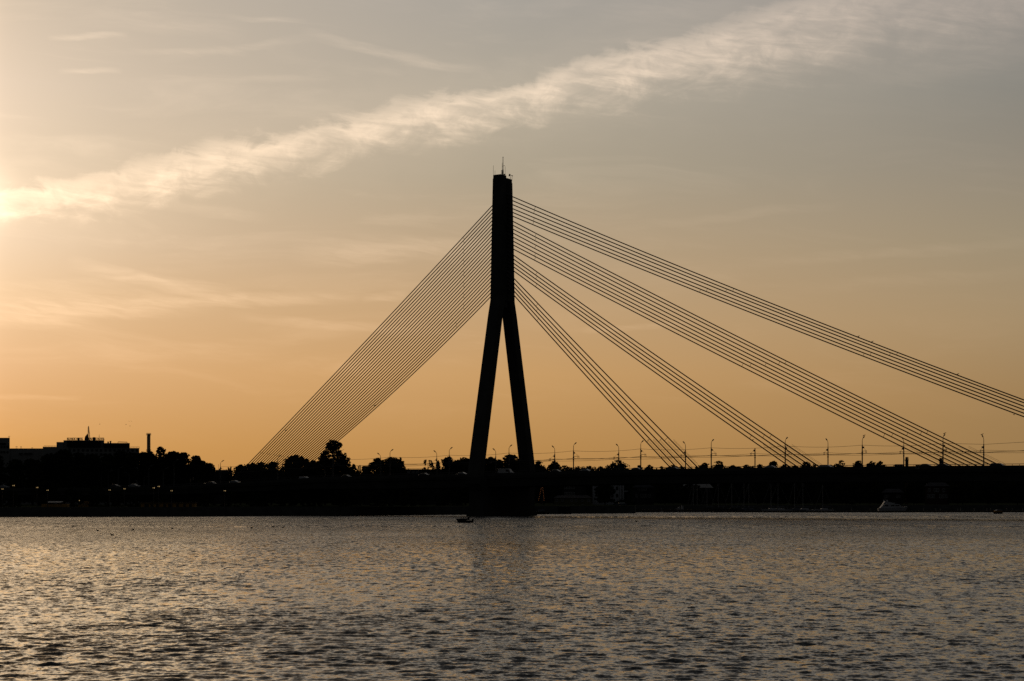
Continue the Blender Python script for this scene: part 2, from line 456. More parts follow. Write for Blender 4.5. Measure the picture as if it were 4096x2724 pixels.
# upper shaft: two halves with a shallow groove between them
for (wa_, wb_, ztp) in ((-1, -.22, 108.6), (.22, 1, 107.9)):
    k0, k1 = (4.45, 3.4)
    rr = []
    for z, hw, ta in ((68.6, 4.52, 3.62), (85, 4.1, 3.46), (ztp - 1.2, 3.4, 3.22), (ztp - 1.15, 3.3, 3.1), (ztp, 3.25, 3.0)):
        lo_, hi_ = (wa_ * hw, wb_) if wa_ < 0 else (wa_, wb_ * hw)
        rr.append(ring(z, -ta / 2, ta / 2, lo_, hi_))
    pyl.loft(rr)
pyl.loft([ring(66.5, -1.3, 1.3, -.8, .8), ring(107.2, -1.2, 1.2, -.4, .4)])
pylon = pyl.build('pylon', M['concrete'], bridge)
for sg in (-1, 1):
    lg = MB(); rr = []
    for z, wi, wo_, ta in ((12.0, 14.4, 18.0, 3.9), (18.7, 13.1, 16.6, 3.82), (40, 8.25, 11.55, 3.72), (63.7, 2.9, 5.92, 3.64), (68.6, 1.5, 4.52, 3.62), (70.5, .6, 4.4, 3.6)):
        w0, w1 = (sg * wi, sg * wo_) if sg > 0 else (sg * wo_, sg * wi)
        rr.append(ring(z, -ta / 2, ta / 2, w0, w1))
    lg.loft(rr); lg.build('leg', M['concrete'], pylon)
pr = MB()
pr.loft([ring(-4, -3.3, 3.3, -16.6, 16.6), ring(1.2, -3.2, 3.2, -16.4, 16.4), ring(1.25, -2.7, 2.7, -15.8, 15.8), ring(8.0, -2.5, 2.5, -15.9, 15.9), ring(10.2, -2.5, 2.5, -17.9, 17.9), ring(12.1, -2.5, 2.5, -18.1, 18.1)])
pr.build('pier', M['concrete'], bridge)
# rooftop gear
mast = MB()
zt = 108.6
def pl(px, py, w=-.6): return WZ(py, depth(0, w))
def sx_(px, w=0.0): return s_at(px, w)
xm = sx_(2012, -.3)
mast.tube([(xm, -.3, 107), (xm, -.3, pl(2012, 683)), (xm, -.3, pl(2012, 674)), (xm, -.3, pl(2012, 629))], [.24, .2, .11, .09], 8)
mast.ball((xm, -.3, pl(2012, 629)), .17)
mast.tube([(xm, -.3, pl(0, 697)), (sx_(2021), -.3, pl(0, 698))], .09)
mast.box((sx_(2021), -.3, pl(0, 698)), (.35, .35, .3))
for yy in (682, 687, 692): mast.box((sx_(2009), -.3, pl(0, yy)), (.3, .3, .2))
mast.build('mast', M['metal'], pylon)
for px, y0, y1 in ((1980, 659, 700), (1986.5, 680, 700), (2027.2, 668, 702)):
    an = MB(); an.tube([(sx_(px), -1.0, pl(px, y1 + 4)), (sx_(px), -1.0, pl(px, y0))], .045, 5)
    an.build('whip_antenna', M['metal'], pylon)
an = MB()
an.tube([(sx_(2015.2), -1.0, pl(0, 706)), (sx_(2015.2), -1.0, pl(0, 652))], .05, 5)
an.tube([(sx_(2015.2), -1.0, pl(0, 666.5)), (sx_(2025.5), -1.0, pl(0, 665))], .07, 5)
an.build('side_antenna', M['metal'], pylon)
ds_ = MB()
xd = sx_(2041, 1.6)
ds_.tube([(xd, 1.6, 107.2), (xd, 1.6, 108.6)], .08)
ds_.tube([(xd - .2, 1.3, 109.0), (xd, 1.6, 108.95)], [.42, .30], 10)
ds_.tube([(xd + .55, 1.8, 107.2), (xd + .55, 1.8, 108.6)], .06)
ds_.tube([(xd + .25, 1.8, 108.9), (xd + .8, 1.8, 108.7)], [.1, .16], 6)
ds_.build('satellite_dish', M['metal'], pylon)
lad = MB()
for w_ in (.9, 1.5): lad.tube([(1.9, w_, 71), (1.75, w_, 107)], .05, 4)
for k in range(70): lad.tube([(1.9 - .15 * k / 70, .9, 71.3 + k * .51), (1.9 - .15 * k / 70, 1.5, 71.3 + k * .51)], .03, 4)
lad.build('access_ladder', M['metal'], pylon)

# deck
st = sorted(set([float(x) for x in ps] + list(np.arange(-330, 336, 10.0))))
dk = MB(); rings_ = []
for s in st:
    zp = ztop(s); ph_ = pheight(s); zr = zp - ph_
    hgt = float(np.interp(s, [-200, -90, -40, 335], [2.3, 2.6, 3.35, 3.3]))
    zb = zp - ph_ - hgt
    rings_.append([(s, NE, zr), (s, NE, zr - .9), (s, NE + .3, zr - .95), (s, NE + .35, zb), (s, NE + 8, zb - .1), (s, -NE - 8, zb - .1), (s, -NE - .35, zb), (s, -NE - .3, zr - .95), (s, -NE, zr - .9), (s, -NE, zr)])
dk.loft(rings_)
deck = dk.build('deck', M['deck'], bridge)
rd = MB()
rd.loft([[(s, NE + .6, zroad(s) + .004), (s, NE + .6, zroad(s) + .05), (s, -NE - .6, zroad(s) + .05), (s, -NE - .6, zroad(s) + .004)] for s in st])
rd.build('carriageway', M['asphalt'], deck)
pa = MB()
for w0, w1 in ((NE + .05, NE + .35),):
    pa.loft([[(s, w0, zroad(s) + .003), (s, w0, ztop(s)), (s, w1, ztop(s)), (s, w1, zroad(s) + .003)] for s in st])
pa.build('parapet', M['concrete'], bridge)
# far railing: handrail, mid rail and posts, top line taken from the photograph
rl_px = [(0, 1948), (680, 1941), (1260, 1903), (1840, 1890), (2290, 1877), (2530, 1873), (2750, 1868.5), (3640, 1859), (4096, 1855.5)]
rl = [sz(px, py, -NE - .3) for px, py in rl_px] + [(300, 15.5)]
rs_, rz_ = np.array([r[0] for r in rl]), np.array([r[1] for r in rl])
def zrail(s): return float(np.interp(s, rs_, rz_))
fr = MB(); wf = -NE - .3
seg = [s for s in st if s > -230]
fr.tube([(s, wf, zrail(s)) for s in seg], .085, 5)
fr.tube([(s, wf, zrail(s) - .5) for s in seg], .04, 4)
for s in np.arange(-220, 300, 2.0):
    fr.box((s, wf, (zrail(s) + zroad(s)) / 2), (.09, .09, zrail(s) - zroad(s)))
fr.build('railing', M['metal'], bridge)
# cross barrier in the middle
cb = MB(); cb.loft([[(s, -.9, zroad(s) + .06), (s, -.9, zroad(s) + .38), (s, .9, zroad(s) + .38), (s, .9, zroad(s) + .06)] for s in st if s > -110])
cb.build('median_kerb', M['concrete'], deck)
# approach columns over the left bank
for s in (-95, -135, -175, -215, -255):
    c_ = MB()
    for w_ in (-7, 7): c_.box((s, w_, (zroad(s) - 2.4 + 1) / 2), (1.6, 1.6, zroad(s) - 2.4 - 1))
    c_.box((s, 0, zroad(s) - 2.9), (1.7, 20, .9))
    c_.build('support_column', M['concrete'], bridge)

# stay cables: points read as pixels in the vertical plane of the bridge axis
def lerp(a_, b_, t_): return a_ + (b_ - a_) * t_
cables = []      # (fit coefficients, s of tower end, s of deck end, side)
def cable(pts, side, r, deg, q_as=None):
    q_ = [sz(*p) for p in pts]
    ss, zz = np.array([k[0] for k in q_]), np.array([k[1] for k in q_])
    w_ = np.ones(len(ss))
    cf = np.polyfit(ss, zz, deg, w=w_)
    if q_as is not None:      # short top run: take the sag of the neighbouring cable
        qa = cables[q_as][0][0]; sa_, sb_ = ss[0], ss[-1]; m_ = (zz[-1] - zz[0]) / (sb_ - sa_)
        cf = np.array([qa, m_ - qa * (sa_ + sb_), zz[0] - m_ * sa_ + qa * sa_ * sb_])
    s0 = side * 1.5; s1 = s0
    while abs(s1) < 320 and np.polyval(cf, s1) > zroad(s1) - .1: s1 += side * .5
    n = 26
    ptl = [(lerp(s0, s1, i / n), 0.0, float(np.polyval(cf, lerp(s0, s1, i / n)))) for i in range(n + 1)]
    d0 = Vector(ptl[1]) - Vector(ptl[0]); d0.normalize()
    head = [Vector(ptl[0]), Vector(ptl[0]) + d0 * 1.6, Vector(ptl[0]) + d0 * 1.7]
    c_ = MB(); c_.tube(head + [Vector(p) for p in ptl[1:]], [r * 1.75, r * 1.75] + [r] * (n + 1), 6)
    c_.build('stay_cable', M['cable'], bridge)
    cables.append((cf, s0, s1, side)); return len(cables) - 1
g1_ = [cable([(2053.5, a_), (2400, b_), (3196, c_), (4096, d_)], 1, .18, 2) for a_, b_, c_, d_ in zip(
    (788, 804, 820, 836, 851, 866), (935, 950, 964, 980, 994.5, 1009), (1257, 1270, 1283, 1298, 1312, 1325.5), (1600, 1611, 1625, 1639, 1653, 1667))]
g2_ = [cable([(2055, a_), (2400, b_), (3196, c_), (d_, 1861)], 1, .175, 2) for a_, b_, c_, d_ in zip(
    (887, 902.5, 918, 934, 950, 966, 981, 997), (1066.5, 1082, 1098, 1114, 1130, 1146, 1161, 1177.5), (1469, 1483, 1500, 1516.5, 1532, 1548, 1564, 1581), (3998, 3965, 3932, 3902, 3869, 3836, 3800, 3758))]
g3_ = [cable([(2056, a_), (2400, b_), (d_, 1862)], 1, .175, 2) for a_, b_, d_ in zip(
    (1022, 1038, 1054, 1068.5, 1084.6), (1265.5, 1283, 1299, 1316, 1332.5), (3270, 3240, 3212, 3182, 3152))]
g4_ = [cable([(2057, a_), (lerp(2057, d_, .5), lerp(a_, 1868, .5) + 4), (d_, 1868)], 1, .175, 2) for a_, d_ in zip(
    (1115, 1133, 1149, 1165, 1182), (2789, 2759, 2730, 2704, 2679))]
lf_ = []
for i in range(25):
    t_ = i / 24
    lf_.append(cable([(lerp(1969, 1963, t_), lerp(822.8, 1186.4, t_)), (lerp(1618, 1949.5, t_), 1200), (lerp(1047, 1309, t_), 1800)], -1, .15, 2, q_as=lf_[20] if i > 20 else None))
def tie(i, j, px):
    cf, cg = cables[i][0], cables[j][0]
    s = s_at(px); z = float(np.polyval(cf, s)); sl = float(np.polyval(np.polyder(cf), s))
    best = min(((s + k * .05 - s) ** 2 + (float(np.polyval(cg, s + k * .05)) - z) ** 2, s + k * .05) for k in range(-80, 81))
    s2_ = best[1]
    k_ = MB(); k_.tube([(s, 0, z), (s2_, 0, float(np.polyval(cg, s2_)))], .06, 4); k_.build('cable_tie', M['cable'], bridge)
for i in range(0, 24, 3):
    for k in (0, 1):
        if i + k + 1 < 25:
            tie(lf_[i + k], lf_[i + k + 1], 1852 if i < 21 else 1822)
            tie(lf_[i + k], lf_[i + k + 1], lerp(1040, 1262, (i + k) / 24))
for px in (2142, 2935, 3590):
    for k, dx_ in ((0, 0), (1, -3 if px < 2300 else -28), (3, -4 if px < 2300 else -105), (4, -6 if px < 2300 else -133)): tie(g1_[k], g1_[k + 1], px + dx_)
for px in (2145, 3145, 3712):
    for k, dx_ in ((0, 0), (1, 0 if px < 2300 else -25), (3, -1 if px < 2300 else -80), (5, -2 if px < 2300 else -140), (6, -2 if px < 2300 else -172)): tie(g2_[k], g2_[k + 1], px + dx_)
for px in (2149, 3086):
    for k, dx_ in ((0, 0), (1, 0 if px < 2300 else -28), (3, -1 if px < 2300 else -80)): tie(g3_[k], g3_[k + 1], px + dx_)
for px in (2152, 2671):
    for k, dx_ in ((0, 0), (1, 0 if px < 2300 else -24), (3, 3 if px < 2300 else -73)): tie(g4_[k], g4_[k + 1], px + dx_)
# slim guard rails alongside the lower cable ends
for i in g2_ + g3_ + g4_:
    cf, s0, s1, sd_ = cables[i]
    sl = float(np.polyval(np.polyder(cf), s1)); L = 11.0 / math.hypot(1, sl)
    k_ = MB()
    for off in (.75, 1.15):
        k_.tube([(s1 - 1.6 - L, 0, float(np.polyval(cf, s1 - 1.6 - L)) + off), (s1 - 1.6, 0, float(np.polyval(cf, s1 - 1.6)) + off)], .03, 4)
    k_.build('cable_guard', M['cable'], bridge)

# ----------------------------------------------------------------------------
# lamp posts on the bridge, with trolley-wire brackets
# ----------------------------------------------------------------------------
def make_post(h, bracket=True, head=True, flood=True, name='lamp_post'):
    """local +x points across the road"""
    t_ = thing(name, None, 'lamp post')
    k = MB(); k.tube([(0, 0, -.3), (0, 0, h * .74)], [.2, .15], 8); k.box((0, 0, h * .45), (.4, .34, .3)); k.box((.02, 0, h * .52), (.36, .4, .25)); k.build('pole', M['metal'], t_)
    if head:
        k = MB(); k.tube([(0, 0, h * .74), (0, 0, h * .88), (.25, 0, h * .925), (.8, 0, h * .955)], [.085, .075, .07, .06], 6); k.build('lamp_arm', M['metal'], t_)
        k = MB(); k.tube([(.65, 0, h * .945), (.95, 0, h * .965), (1.5, 0, h * .992), (1.9, 0, h * 1.005)], [.07, .17, .17, .07], 8); k.build('lamp_head', M['metal'], t_)
    if bracket:
        k = MB(); k.tube([(0, 0, h * .555), (3.6, 0, h * .575)], .07, 6); k.tube([(0, 0, h * .72), (3.0, 0, h * .58)], .03, 4); b_ = k.build('wire_bracket', M['metal'], t_)
        for x in (2.7, 3.4):
            k = MB(); k.tube([(x, 0, h * .57), (x + .1, 0, h * .505)], .05, 5); k.box((x + .1, 0, h * .505), (.16, .5, .08)); k.build('wire_hanger', M['metal'], b_)
    if flood:
        k = MB(); k.box((-.3, -.35, h * .665), (.5, .55, .5), .5); k.tube([(0, 0, h * .60), (-.3, -.3, h * .65)], .06, 5); k.build('floodlight', M['metal'], t_)
    remember(t_)
    return t_
near_posts = [(882, 1841), (1111, 1819), (1332, 1806), (1560, 1797), (1797, 1789), (2036, 1779), (2294, 1770), (2563, 1761.5), (2845, 1757), (3141, 1748.5), (3449, 1745), (3772, 1736.5)]
far_posts = [(1522, 1813), (1747, 1803), (1983, 1795), (2219, 1784), (2475, 1777), (2742, 1767), (3020, 1758), (3312, 1755.5), (3615, 1750), (3935, 1742)]
ordn = ['first', 'second', 'third', 'fourth', 'fifth', 'sixth', 'seventh', 'eighth', 'ninth', 'tenth']
proto = {}
def place_posts(lst, w, side):
    lf2 = [p for p in lst if p[0] < 1900]; rt2 = [p for p in lst if p[0] > 2080]; md = [p for p in lst if 1900 <= p[0] <= 2080]
    out = []
    for px, py in lst:
        s = s_at(px, w); z = zroad(s); h = WZ(py, depth(s, w)) - z
        if (px, py) in rt2: lab = f'{ordn[rt2.index((px, py))]} lamp post right of the pylon on the {side} side of the bridge deck'
        elif (px, py) in md: lab = f'lamp post seen between the pylon legs, arm pointing ' + ('right' if side == 'near' else 'left')
        else: lab = f'{ordn[len(lf2) - 1 - lf2.index((px, py))]} lamp post left of the pylon on the bridge\'s {side} side'
        key = 'headless' if px == 3020 else 'std'
        if key not in proto:
            proto[key] = make_post(10.0, head=(key == 'std')); o = proto[key]
            o.location = wpt(s, w, z)
        else: o = dup(proto[key], wpt(s, w, z))
        o.scale = (1, 1, h / 10.0)
        o.rotation_euler = (0, 0, -TH + (math.pi / 2 if w < 0 else -math.pi / 2))
        tag(o, lab, 'lamp post', f'lamp posts along the {side} side of the bridge'); out.append((s, z, h, o))
    return out
np_ = place_posts(near_posts, -12.6, 'near')
fp_ = place_posts(far_posts, 12.6, 'far')
proto['headless']['label'] = 'lamp post without a lamp head left of the middle cables'

def wire(label, posts, w, frac, extra=(), sag=.45, r=.03):
    k = MB(); pts = []
    for i in range(len(posts) - 1):
        (s0, z0, h0, _), (s1, z1, h1, _) = posts[i], posts[i + 1]
        for j in range(8):
            t_ = j / 8; s = lerp(s0, s1, t_)
            pts.append(wpt(s, w, lerp(z0 + h0 * frac, z1 + h1 * frac, t_) - sag * 4 * t_ * (1 - t_)))
    s1, z1, h1, _ = posts[-1]; pts.append(wpt(s1, w, z1 + h1 * frac)); 
    ds1 = posts[-1][0] - posts[-2][0]
    pts.append(wpt(s1 + ds1 * .5, w, z1 + h1 * frac - sag)); pts.append(wpt(s1 + ds1, w, z1 + h1 * frac))
    k.tube(pts, r, 4); tag(k.build('overhead_wire', M['wire']), label, 'wire', 'wires strung along the bridge')
wire('high messenger wire strung between the near-side lamp posts, topmost wire of the bridge', np_, -12.6, .735, r=.04)
wire('feeder wire low on the near-side lamp posts of the bridge', np_, -12.6, .50, r=.035)
wire('trolley contact wire under the near-side brackets, nearer the kerb', np_, -9.9, .50, sag=.2)
wire('trolley contact wire under the near-side brackets, nearer the middle of the road', np_, -9.2, .50, sag=.2)
wire('trolley contact wire under the far-side brackets, nearer the middle of the road', fp_, 9.2, .50, sag=.2)
wire('trolley contact wire under the far-side brackets, nearer the kerb', fp_, 9.9, .50, sag=.2)
wire('messenger wire strung between the far-side lamp posts', fp_, 12.6, .58, r=.035)

# ----------------------------------------------------------------------------
# vehicles
# ----------------------------------------------------------------------------
def make_car(kind, paint):
    t_ = thing('car', None, 'car')
    if kind == 'van':
        t_.name = 'van'
        L, Wd, ht = 5.3, 1.95, 2.2
        body = [(-2.65, .35), (-2.65, 1.2), (-2.6, 2.1), (-2.45, 2.2), (.9, 2.2), (1.35, 2.05), (1.95, 1.25), (2.5, 1.1), (2.65, .8), (2.65, .35)]
        win = [(.35, 1.3), (.35, 1.95), (1.15, 1.95), (1.68, 1.3)]
    elif kind == 'estate':
        L, Wd = 4.6, 1.78
        body = [(-2.3, .35), (-2.3, .9), (-2.1, 1.0), (-1.95, 1.42), (-1.6, 1.5), (.2, 1.5), (.55, 1.42), (1.25, .98), (2.1, .88), (2.3, .68), (2.3, .35)]
        win = [(-1.85, 1.02), (-1.72, 1.38), (.2, 1.40), (.5, 1.34), (1.05, 1.0)]
    else:
        L, Wd = 4.4, 1.75
        body = [(-2.2, .35), (-2.2, .88), (-1.75, 1.0), (-1.2, 1.38), (-.8, 1.46), (.1, 1.46), (.45, 1.36), (1.15, .96), (2.0, .85), (2.2, .65), (2.2, .35)]
        win = [(-1.5, 1.02), (-1.05, 1.33), (.1, 1.36), (.4, 1.29), (.98, .98)]
    rings2 = []
    for y, dz_ in ((-Wd / 2, .0), (-Wd / 2 + .12, .0), (Wd / 2 - .12, 0), (Wd / 2, 0)):
        inn = abs(y) > Wd / 2 - .05
        rings2.append([(x * (.985 if inn else 1), y * (1 - (.16 if z > 1.05 else 0)), z - (.04 if inn and z > .5 else 0)) for x, z in body])
    k = MB(); k.loft(rings2); bo = k.build('body', paint, t_)
    for sg in (-1, 1):
        k = MB(); yy = sg * (Wd / 2 * .86 + .012)
        k.prism(win if sg > 0 else win[::-1], yy - .012, yy + .012); k.build('side_window', M['glass'], bo)
    wx = 1.35 if kind != 'van' else 1.7
    for x in (-wx, wx):
        for sg in (-1, 1):
            k = MB(); k.tube([(x, sg * (Wd / 2 - .22), .33), (x, sg * (Wd / 2 + .015), .33)], .33, 14); wh = k.build('wheel', M['rubber'], t_)
            k = MB(); k.tube([(x, sg * (Wd / 2 + .01), .33), (x, sg * (Wd / 2 + .03), .33)], .19, 10); k.build('rim', M['car_silver'], wh)
    for sg in (-1, 1):
        k = MB(); k.box((body[-2][0] + .0, sg * Wd * .36, .66), (.08, .32, .15)); k.build('headlight', M['headlamp'] if False else M['glass'], t_)
    remember(t_); return t_
cars = [  # px, lane w, kind, paint, faces right?, label
    (18, -9, 'sedan', 'car_silver', 1, 'car with a glinting roof on the road at the far left edge'),
    (462, -9, 'sedan', 'car_dark', 1, 'dark car among the park lamps on the left approach road'),
    (538, -9, 'sedan', 'car_silver', 1, 'car with a bright curved roof on the left approach road below the chimney'),
    (842, -9, 'sedan', 'car_dark', -1, 'dark car with one bright headlight left of the bridge ramp lamp post'),
    (942, -9, 'sedan', 'car_silver', 1, 'silver car on the ramp just right of the tall double lamp post'),
    (1221, -9, 'estate', 'car_white', 1, 'pale car on the deck below the anchor ends of the left cables'),
    (1388, -9, 'sedan', 'car_dark', 1, 'dark car on the deck right of the tall tree'),
    (1700, -9, 'sedan', 'car_dark', 1, 'dark car on the deck in front of the birch trees'),
    (1852, -9, 'sedan', 'car_silver', 1, 'grey car about to pass the left leg of the pylon'),
    (2025, -9, 'van', 'car_white', 1, 'white delivery van on the deck between the pylon legs'),
    (2228, -9, 'sedan', 'car_dark', 1, 'dark car low behind the parapet just right of the right pylon leg'),
    (2345, -9, 'sedan', 'car_silver', 1, 'grey car on the deck right of the first near lamp post past the pylon'),
    (2550, -9, 'sedan', 'car_dark', 1, 'dark car beside the lamp post left of the steepest cable ends'),
    (2696, -9, 'estate', 'car_dark', 1, 'dark car driving among the steepest cable ends'),
    (3086, -9, 'sedan', 'car_silver', 1, 'car nearly hidden by the parapet left of the middle cable ends'),
    (3308, -9, 'estate', 'car_silver', 1, 'estate car just right of the middle cable ends'),
    (3706, -9, 'sedan', 'car_dark', 1, 'dark car left of the right-hand chimney on the deck'),
    (3775, -9, 'sedan', 'car_dark', 1, 'dark car in front of the right-hand chimney'),
    (3995, -9, 'estate', 'car_dark', 1, 'dark car at the foot of the longest visible cable near the right edge')]
cproto = {}
for px, w, kind, paint, fc, lab in cars:
    key = (kind, paint); s = s_at(px, w); p = wpt(s, w, zroad(s) + .05)
    if key not in cproto: cproto[key] = make_car(kind, M[paint]); o = cproto[key]; o.location = p
    else: o = dup(cproto[key], p)
    o.rotation_euler = (0, 0, -TH + (0 if fc > 0 else math.pi)); tag(o, lab, 'van' if kind == 'van' else 'car', 'vehicles driving on the bridge')
# the one lit headlight
hl = MB(); hl.ball((0, 0, 0), .13)
hcar = [o for o in bpy.data.objects if o.get('label', '').startswith('dark car with one bright headlight')][0]
h_ = hl.build('headlight', M['headlamp'], hcar); h_.location = (2.2, .62, .68); h_['label'] = 'lit headlight'

# ----------------------------------------------------------------------------
# trees
# ----------------------------------------------------------------------------
def leaf_quads(cen, rad, n_each, size, rg, flat=.8):
    """many small leaf-sized faces scattered through spherical clumps"""
    cen, rad, n_each = np.asarray(cen, float), np.asarray(rad, float), np.asarray(n_each, int)
    ix = np.repeat(np.arange(len(cen)), n_each); n = len(ix)
    d = rg.normal(size=(n, 3)); d /= np.linalg.norm(d, axis=1)[:, None]
    p = cen[ix] + d * (rad[ix] * rg.uniform(.1, 1.0, n) ** .5)[:, None] * np.array([1, 1, flat])
    e1 = rg.normal(size=(n, 3)); e1 /= np.linalg.norm(e1, axis=1)[:, None]
    e2 = rg.normal(size=(n, 3)); e2 -= (e2 * e1).sum(1)[:, None] * e1; e2 /= np.linalg.norm(e2, axis=1)[:, None]
    s_ = size * rg.uniform(.55, 1.4, n)[:, None]
    A, B = e1 * s_, e2 * s_ * .62
    return np.stack([p - A, p + B, p + A, p - B], 1).reshape(-1, 3)
def quad_mesh(name, v, m, parent=None):
    n = len(v); me = bpy.data.meshes.new(name)
    me.vertices.add(n); me.vertices.foreach_set('co', v.astype(np.float32).ravel())
    me.loops.add(n); me.loops.foreach_set('vertex_index', np.arange(n, dtype=np.int32))
    me.polygons.add(n // 4); me.polygons.foreach_set('loop_start', np.arange(0, n, 4, dtype=np.int32)); me.update()
    me.materials.append(m)
    o = bpy.data.objects.new(name, me); col.objects.link(o)
    if parent is not None: o.parent = parent
    return o
def crown(kind, w, zt_, zb, leaf, rg, ragged=False):
    """clump centres, radii for a crown w metres wide whose top is zt_ above its base"""
    c, r = [], []
    if kind in ('round', 'bush'):
        low = .0 if kind == 'bush' else min(1.6, zt_ * .12)
        lobes = [(0, 0, w, zt_)]
        if kind == 'round':
            nl = int(rg.integers(4, 7)); lobes = []
            for i in range(nl):
                lw = w * (rg.uniform(.28, .6) if ragged else rg.uniform(.46, .78)); an = rg.uniform(0, 6.283) if i else 0
                ox = (rg.uniform(-.5, .5) if i else rg.uniform(-.25, .25)) * (w - lw); 
                lobes.append((ox, rg.uniform(-.3, .3) * w, lw, zt_ - (0 if i == 0 else (rg.uniform(.05, .34) if ragged else rg.uniform(.02, .13)) * w)))
            lobes.append((0, 0, w * 1.04, zt_ - (.3 if ragged else .17) * w))
        for lx, ly, lw, lz in lobes:
            dome = min(lw * .36, lz - low) if kind == 'round' else lz
            k = max(.085 * lw, .5)
            n = int(min(150, 1.1 * (lz - low) * lw / k ** 2 * .4)) + 22
            for i in range(n):
                t_ = rg.uniform(0, 1) ** 1.15 * (lz - low)       # depth below the top
                hw = lw / 2 * math.sqrt(max(0.0, 1 - (1 - min(1, t_ / dome)) ** 2)) * (1 - .12 * max(0, (t_ - dome) / lz))
                an = rg.uniform(0, 6.283); q_ = rg.uniform(0, 1) ** .42
                rr = k * rg.uniform(.6, 1.2)
                c.append((lx + math.cos(an) * max(0, hw - rr * .5) * q_, ly + math.sin(an) * max(0, hw - rr * .5) * q_, lz - t_ - rr * .35 * (t_ < dome))); r.append(rr)
            for i in range(int(lw * 1.6)):        # stray tufts along the outline
                an = rg.uniform(0, 6.283); t_ = rg.uniform(.02, .7) * dome
                hw = lw / 2 * math.sqrt(1 - (1 - t_ / dome) ** 2) * 1.05
                c.append((lx + math.cos(an) * hw, ly + math.sin(an) * hw, lz - t_)); r.append(k * .34)
    elif kind == 'tall':
        w *= 1.12
        for t_, f, n in ((.02, .30, 8), (.06, .42, 12), (.11, .47, 14), (.155, .46, 13), (.20, .40, 9), (.25, .60, 13), (.30, .80, 18), (.35, .96, 22), (.40, 1.0, 22), (.45, .95, 19), (.50, .86, 18), (.56, .93, 22), (.65, .98, 22), (.75, .98, 20), (.88, .95, 20)):
            for i in range(n):
                an = rg.uniform(0, 6.283); q_ = rg.uniform(.1, 1) ** .6; rr = w * rg.uniform(.035, .075)
                c.append((math.cos(an) * (w / 2 * f - rr * .5) * q_, math.sin(an) * (w / 2 * f - rr * .5) * q_, zt_ - t_ * min(zt_ - .5, w * 1.25) + rg.normal() * .02 * w)); r.append(rr)
        for i in range(26):
            z = rg.uniform(0, max(1, zt_ - w * 1.1)); an = rg.uniform(0, 6.283); q_ = rg.uniform(0, .45)
            c.append((math.cos(an) * w * q_, math.sin(an) * w * q_, z)); r.append(w * .11)
    else:
        for i in range(20):
            an = rg.uniform(0, 6.283); q_ = w / 2 * rg.uniform(0, 1) ** .6; z0 = zt_ * (1 - .55 * (q_ / w * 2) ** 2 * rg.uniform(.3, 1)) - .02 * zt_
            for j in range(rg.integers(4, 9)):
                c.append((math.cos(an) * q_ * (1 + .03 * j), math.sin(an) * q_ * (1 + .03 * j), max(.3, z0 - j * .42 * max(1, w / 6)))); r.append(max(.26, w * .05) * rg.uniform(.7, 1.1))
        for i in range(14):
            z = rg.uniform(0, zt_ * .6); an = rg.uniform(0, 6.283); q_ = rg.uniform(0, .4)
            c.append((math.cos(an) * w * q_, math.sin(an) * w * q_, z)); r.append(w * .1)
    r = np.array(r)
    ne = (np.clip(7.5 * (r / leaf) ** 2 * (.6 if kind == 'birch' else 1), 8, 260)).astype(int)
    return leaf_quads(c, r, ne, leaf, rg)
tcount = [0]
def tree(kind, px, ytop, wpx, Y, label, group=None, zb=2.8):
    tcount[0] += 1; rg = np.random.default_rng(tcount[0] * 17 + 3)
    w = wpx * Y / F; zt_ = WZ(ytop, Y) - zb
    if Y > 850: w *= 1.35
    nm = {'round': 'tree', 'tall': 'tree', 'birch': 'birch_tree', 'bush': 'shrub'}[kind]
    t_ = thing(nm, label, 'shrub' if kind == 'bush' else 'tree', (WX(px, Y), Y, zb), 0, group)
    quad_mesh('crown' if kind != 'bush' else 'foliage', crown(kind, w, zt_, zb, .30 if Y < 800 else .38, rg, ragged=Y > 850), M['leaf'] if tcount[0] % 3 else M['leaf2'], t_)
    k = MB(); r0 = .018 * zt_ + .1
    k.tube([(0, 0, -.4), (.1, 0, zt_ * .3), (-.1, .1, zt_ * .6), (.05, 0, zt_ * .93)], [r0, r0 * .75, r0 * .45, .04], 7)
    for i in range(9):
        z = zt_ * rg.uniform(.3, .85); an = rg.uniform(0, 6.283); l_ = w * rg.uniform(.25, .42)
        k.tube([(0, 0, z), (math.cos(an) * l_ * .5, math.sin(an) * l_ * .5, z + l_ * .22), (math.cos(an) * l_, math.sin(an) * l_, z + l_ * .5)], [r0 * .4, r0 * .25, .03], 5)
    k.build('trunk' if kind != 'bush' else 'stem', M['bark'], t_)
    return t_
GL, GB, GR, GP = 'trees on the left bank', 'trees behind the bridge left of the pylon', 'trees beyond the bridge right of the pylon', 'round shrubs on the left promenade'
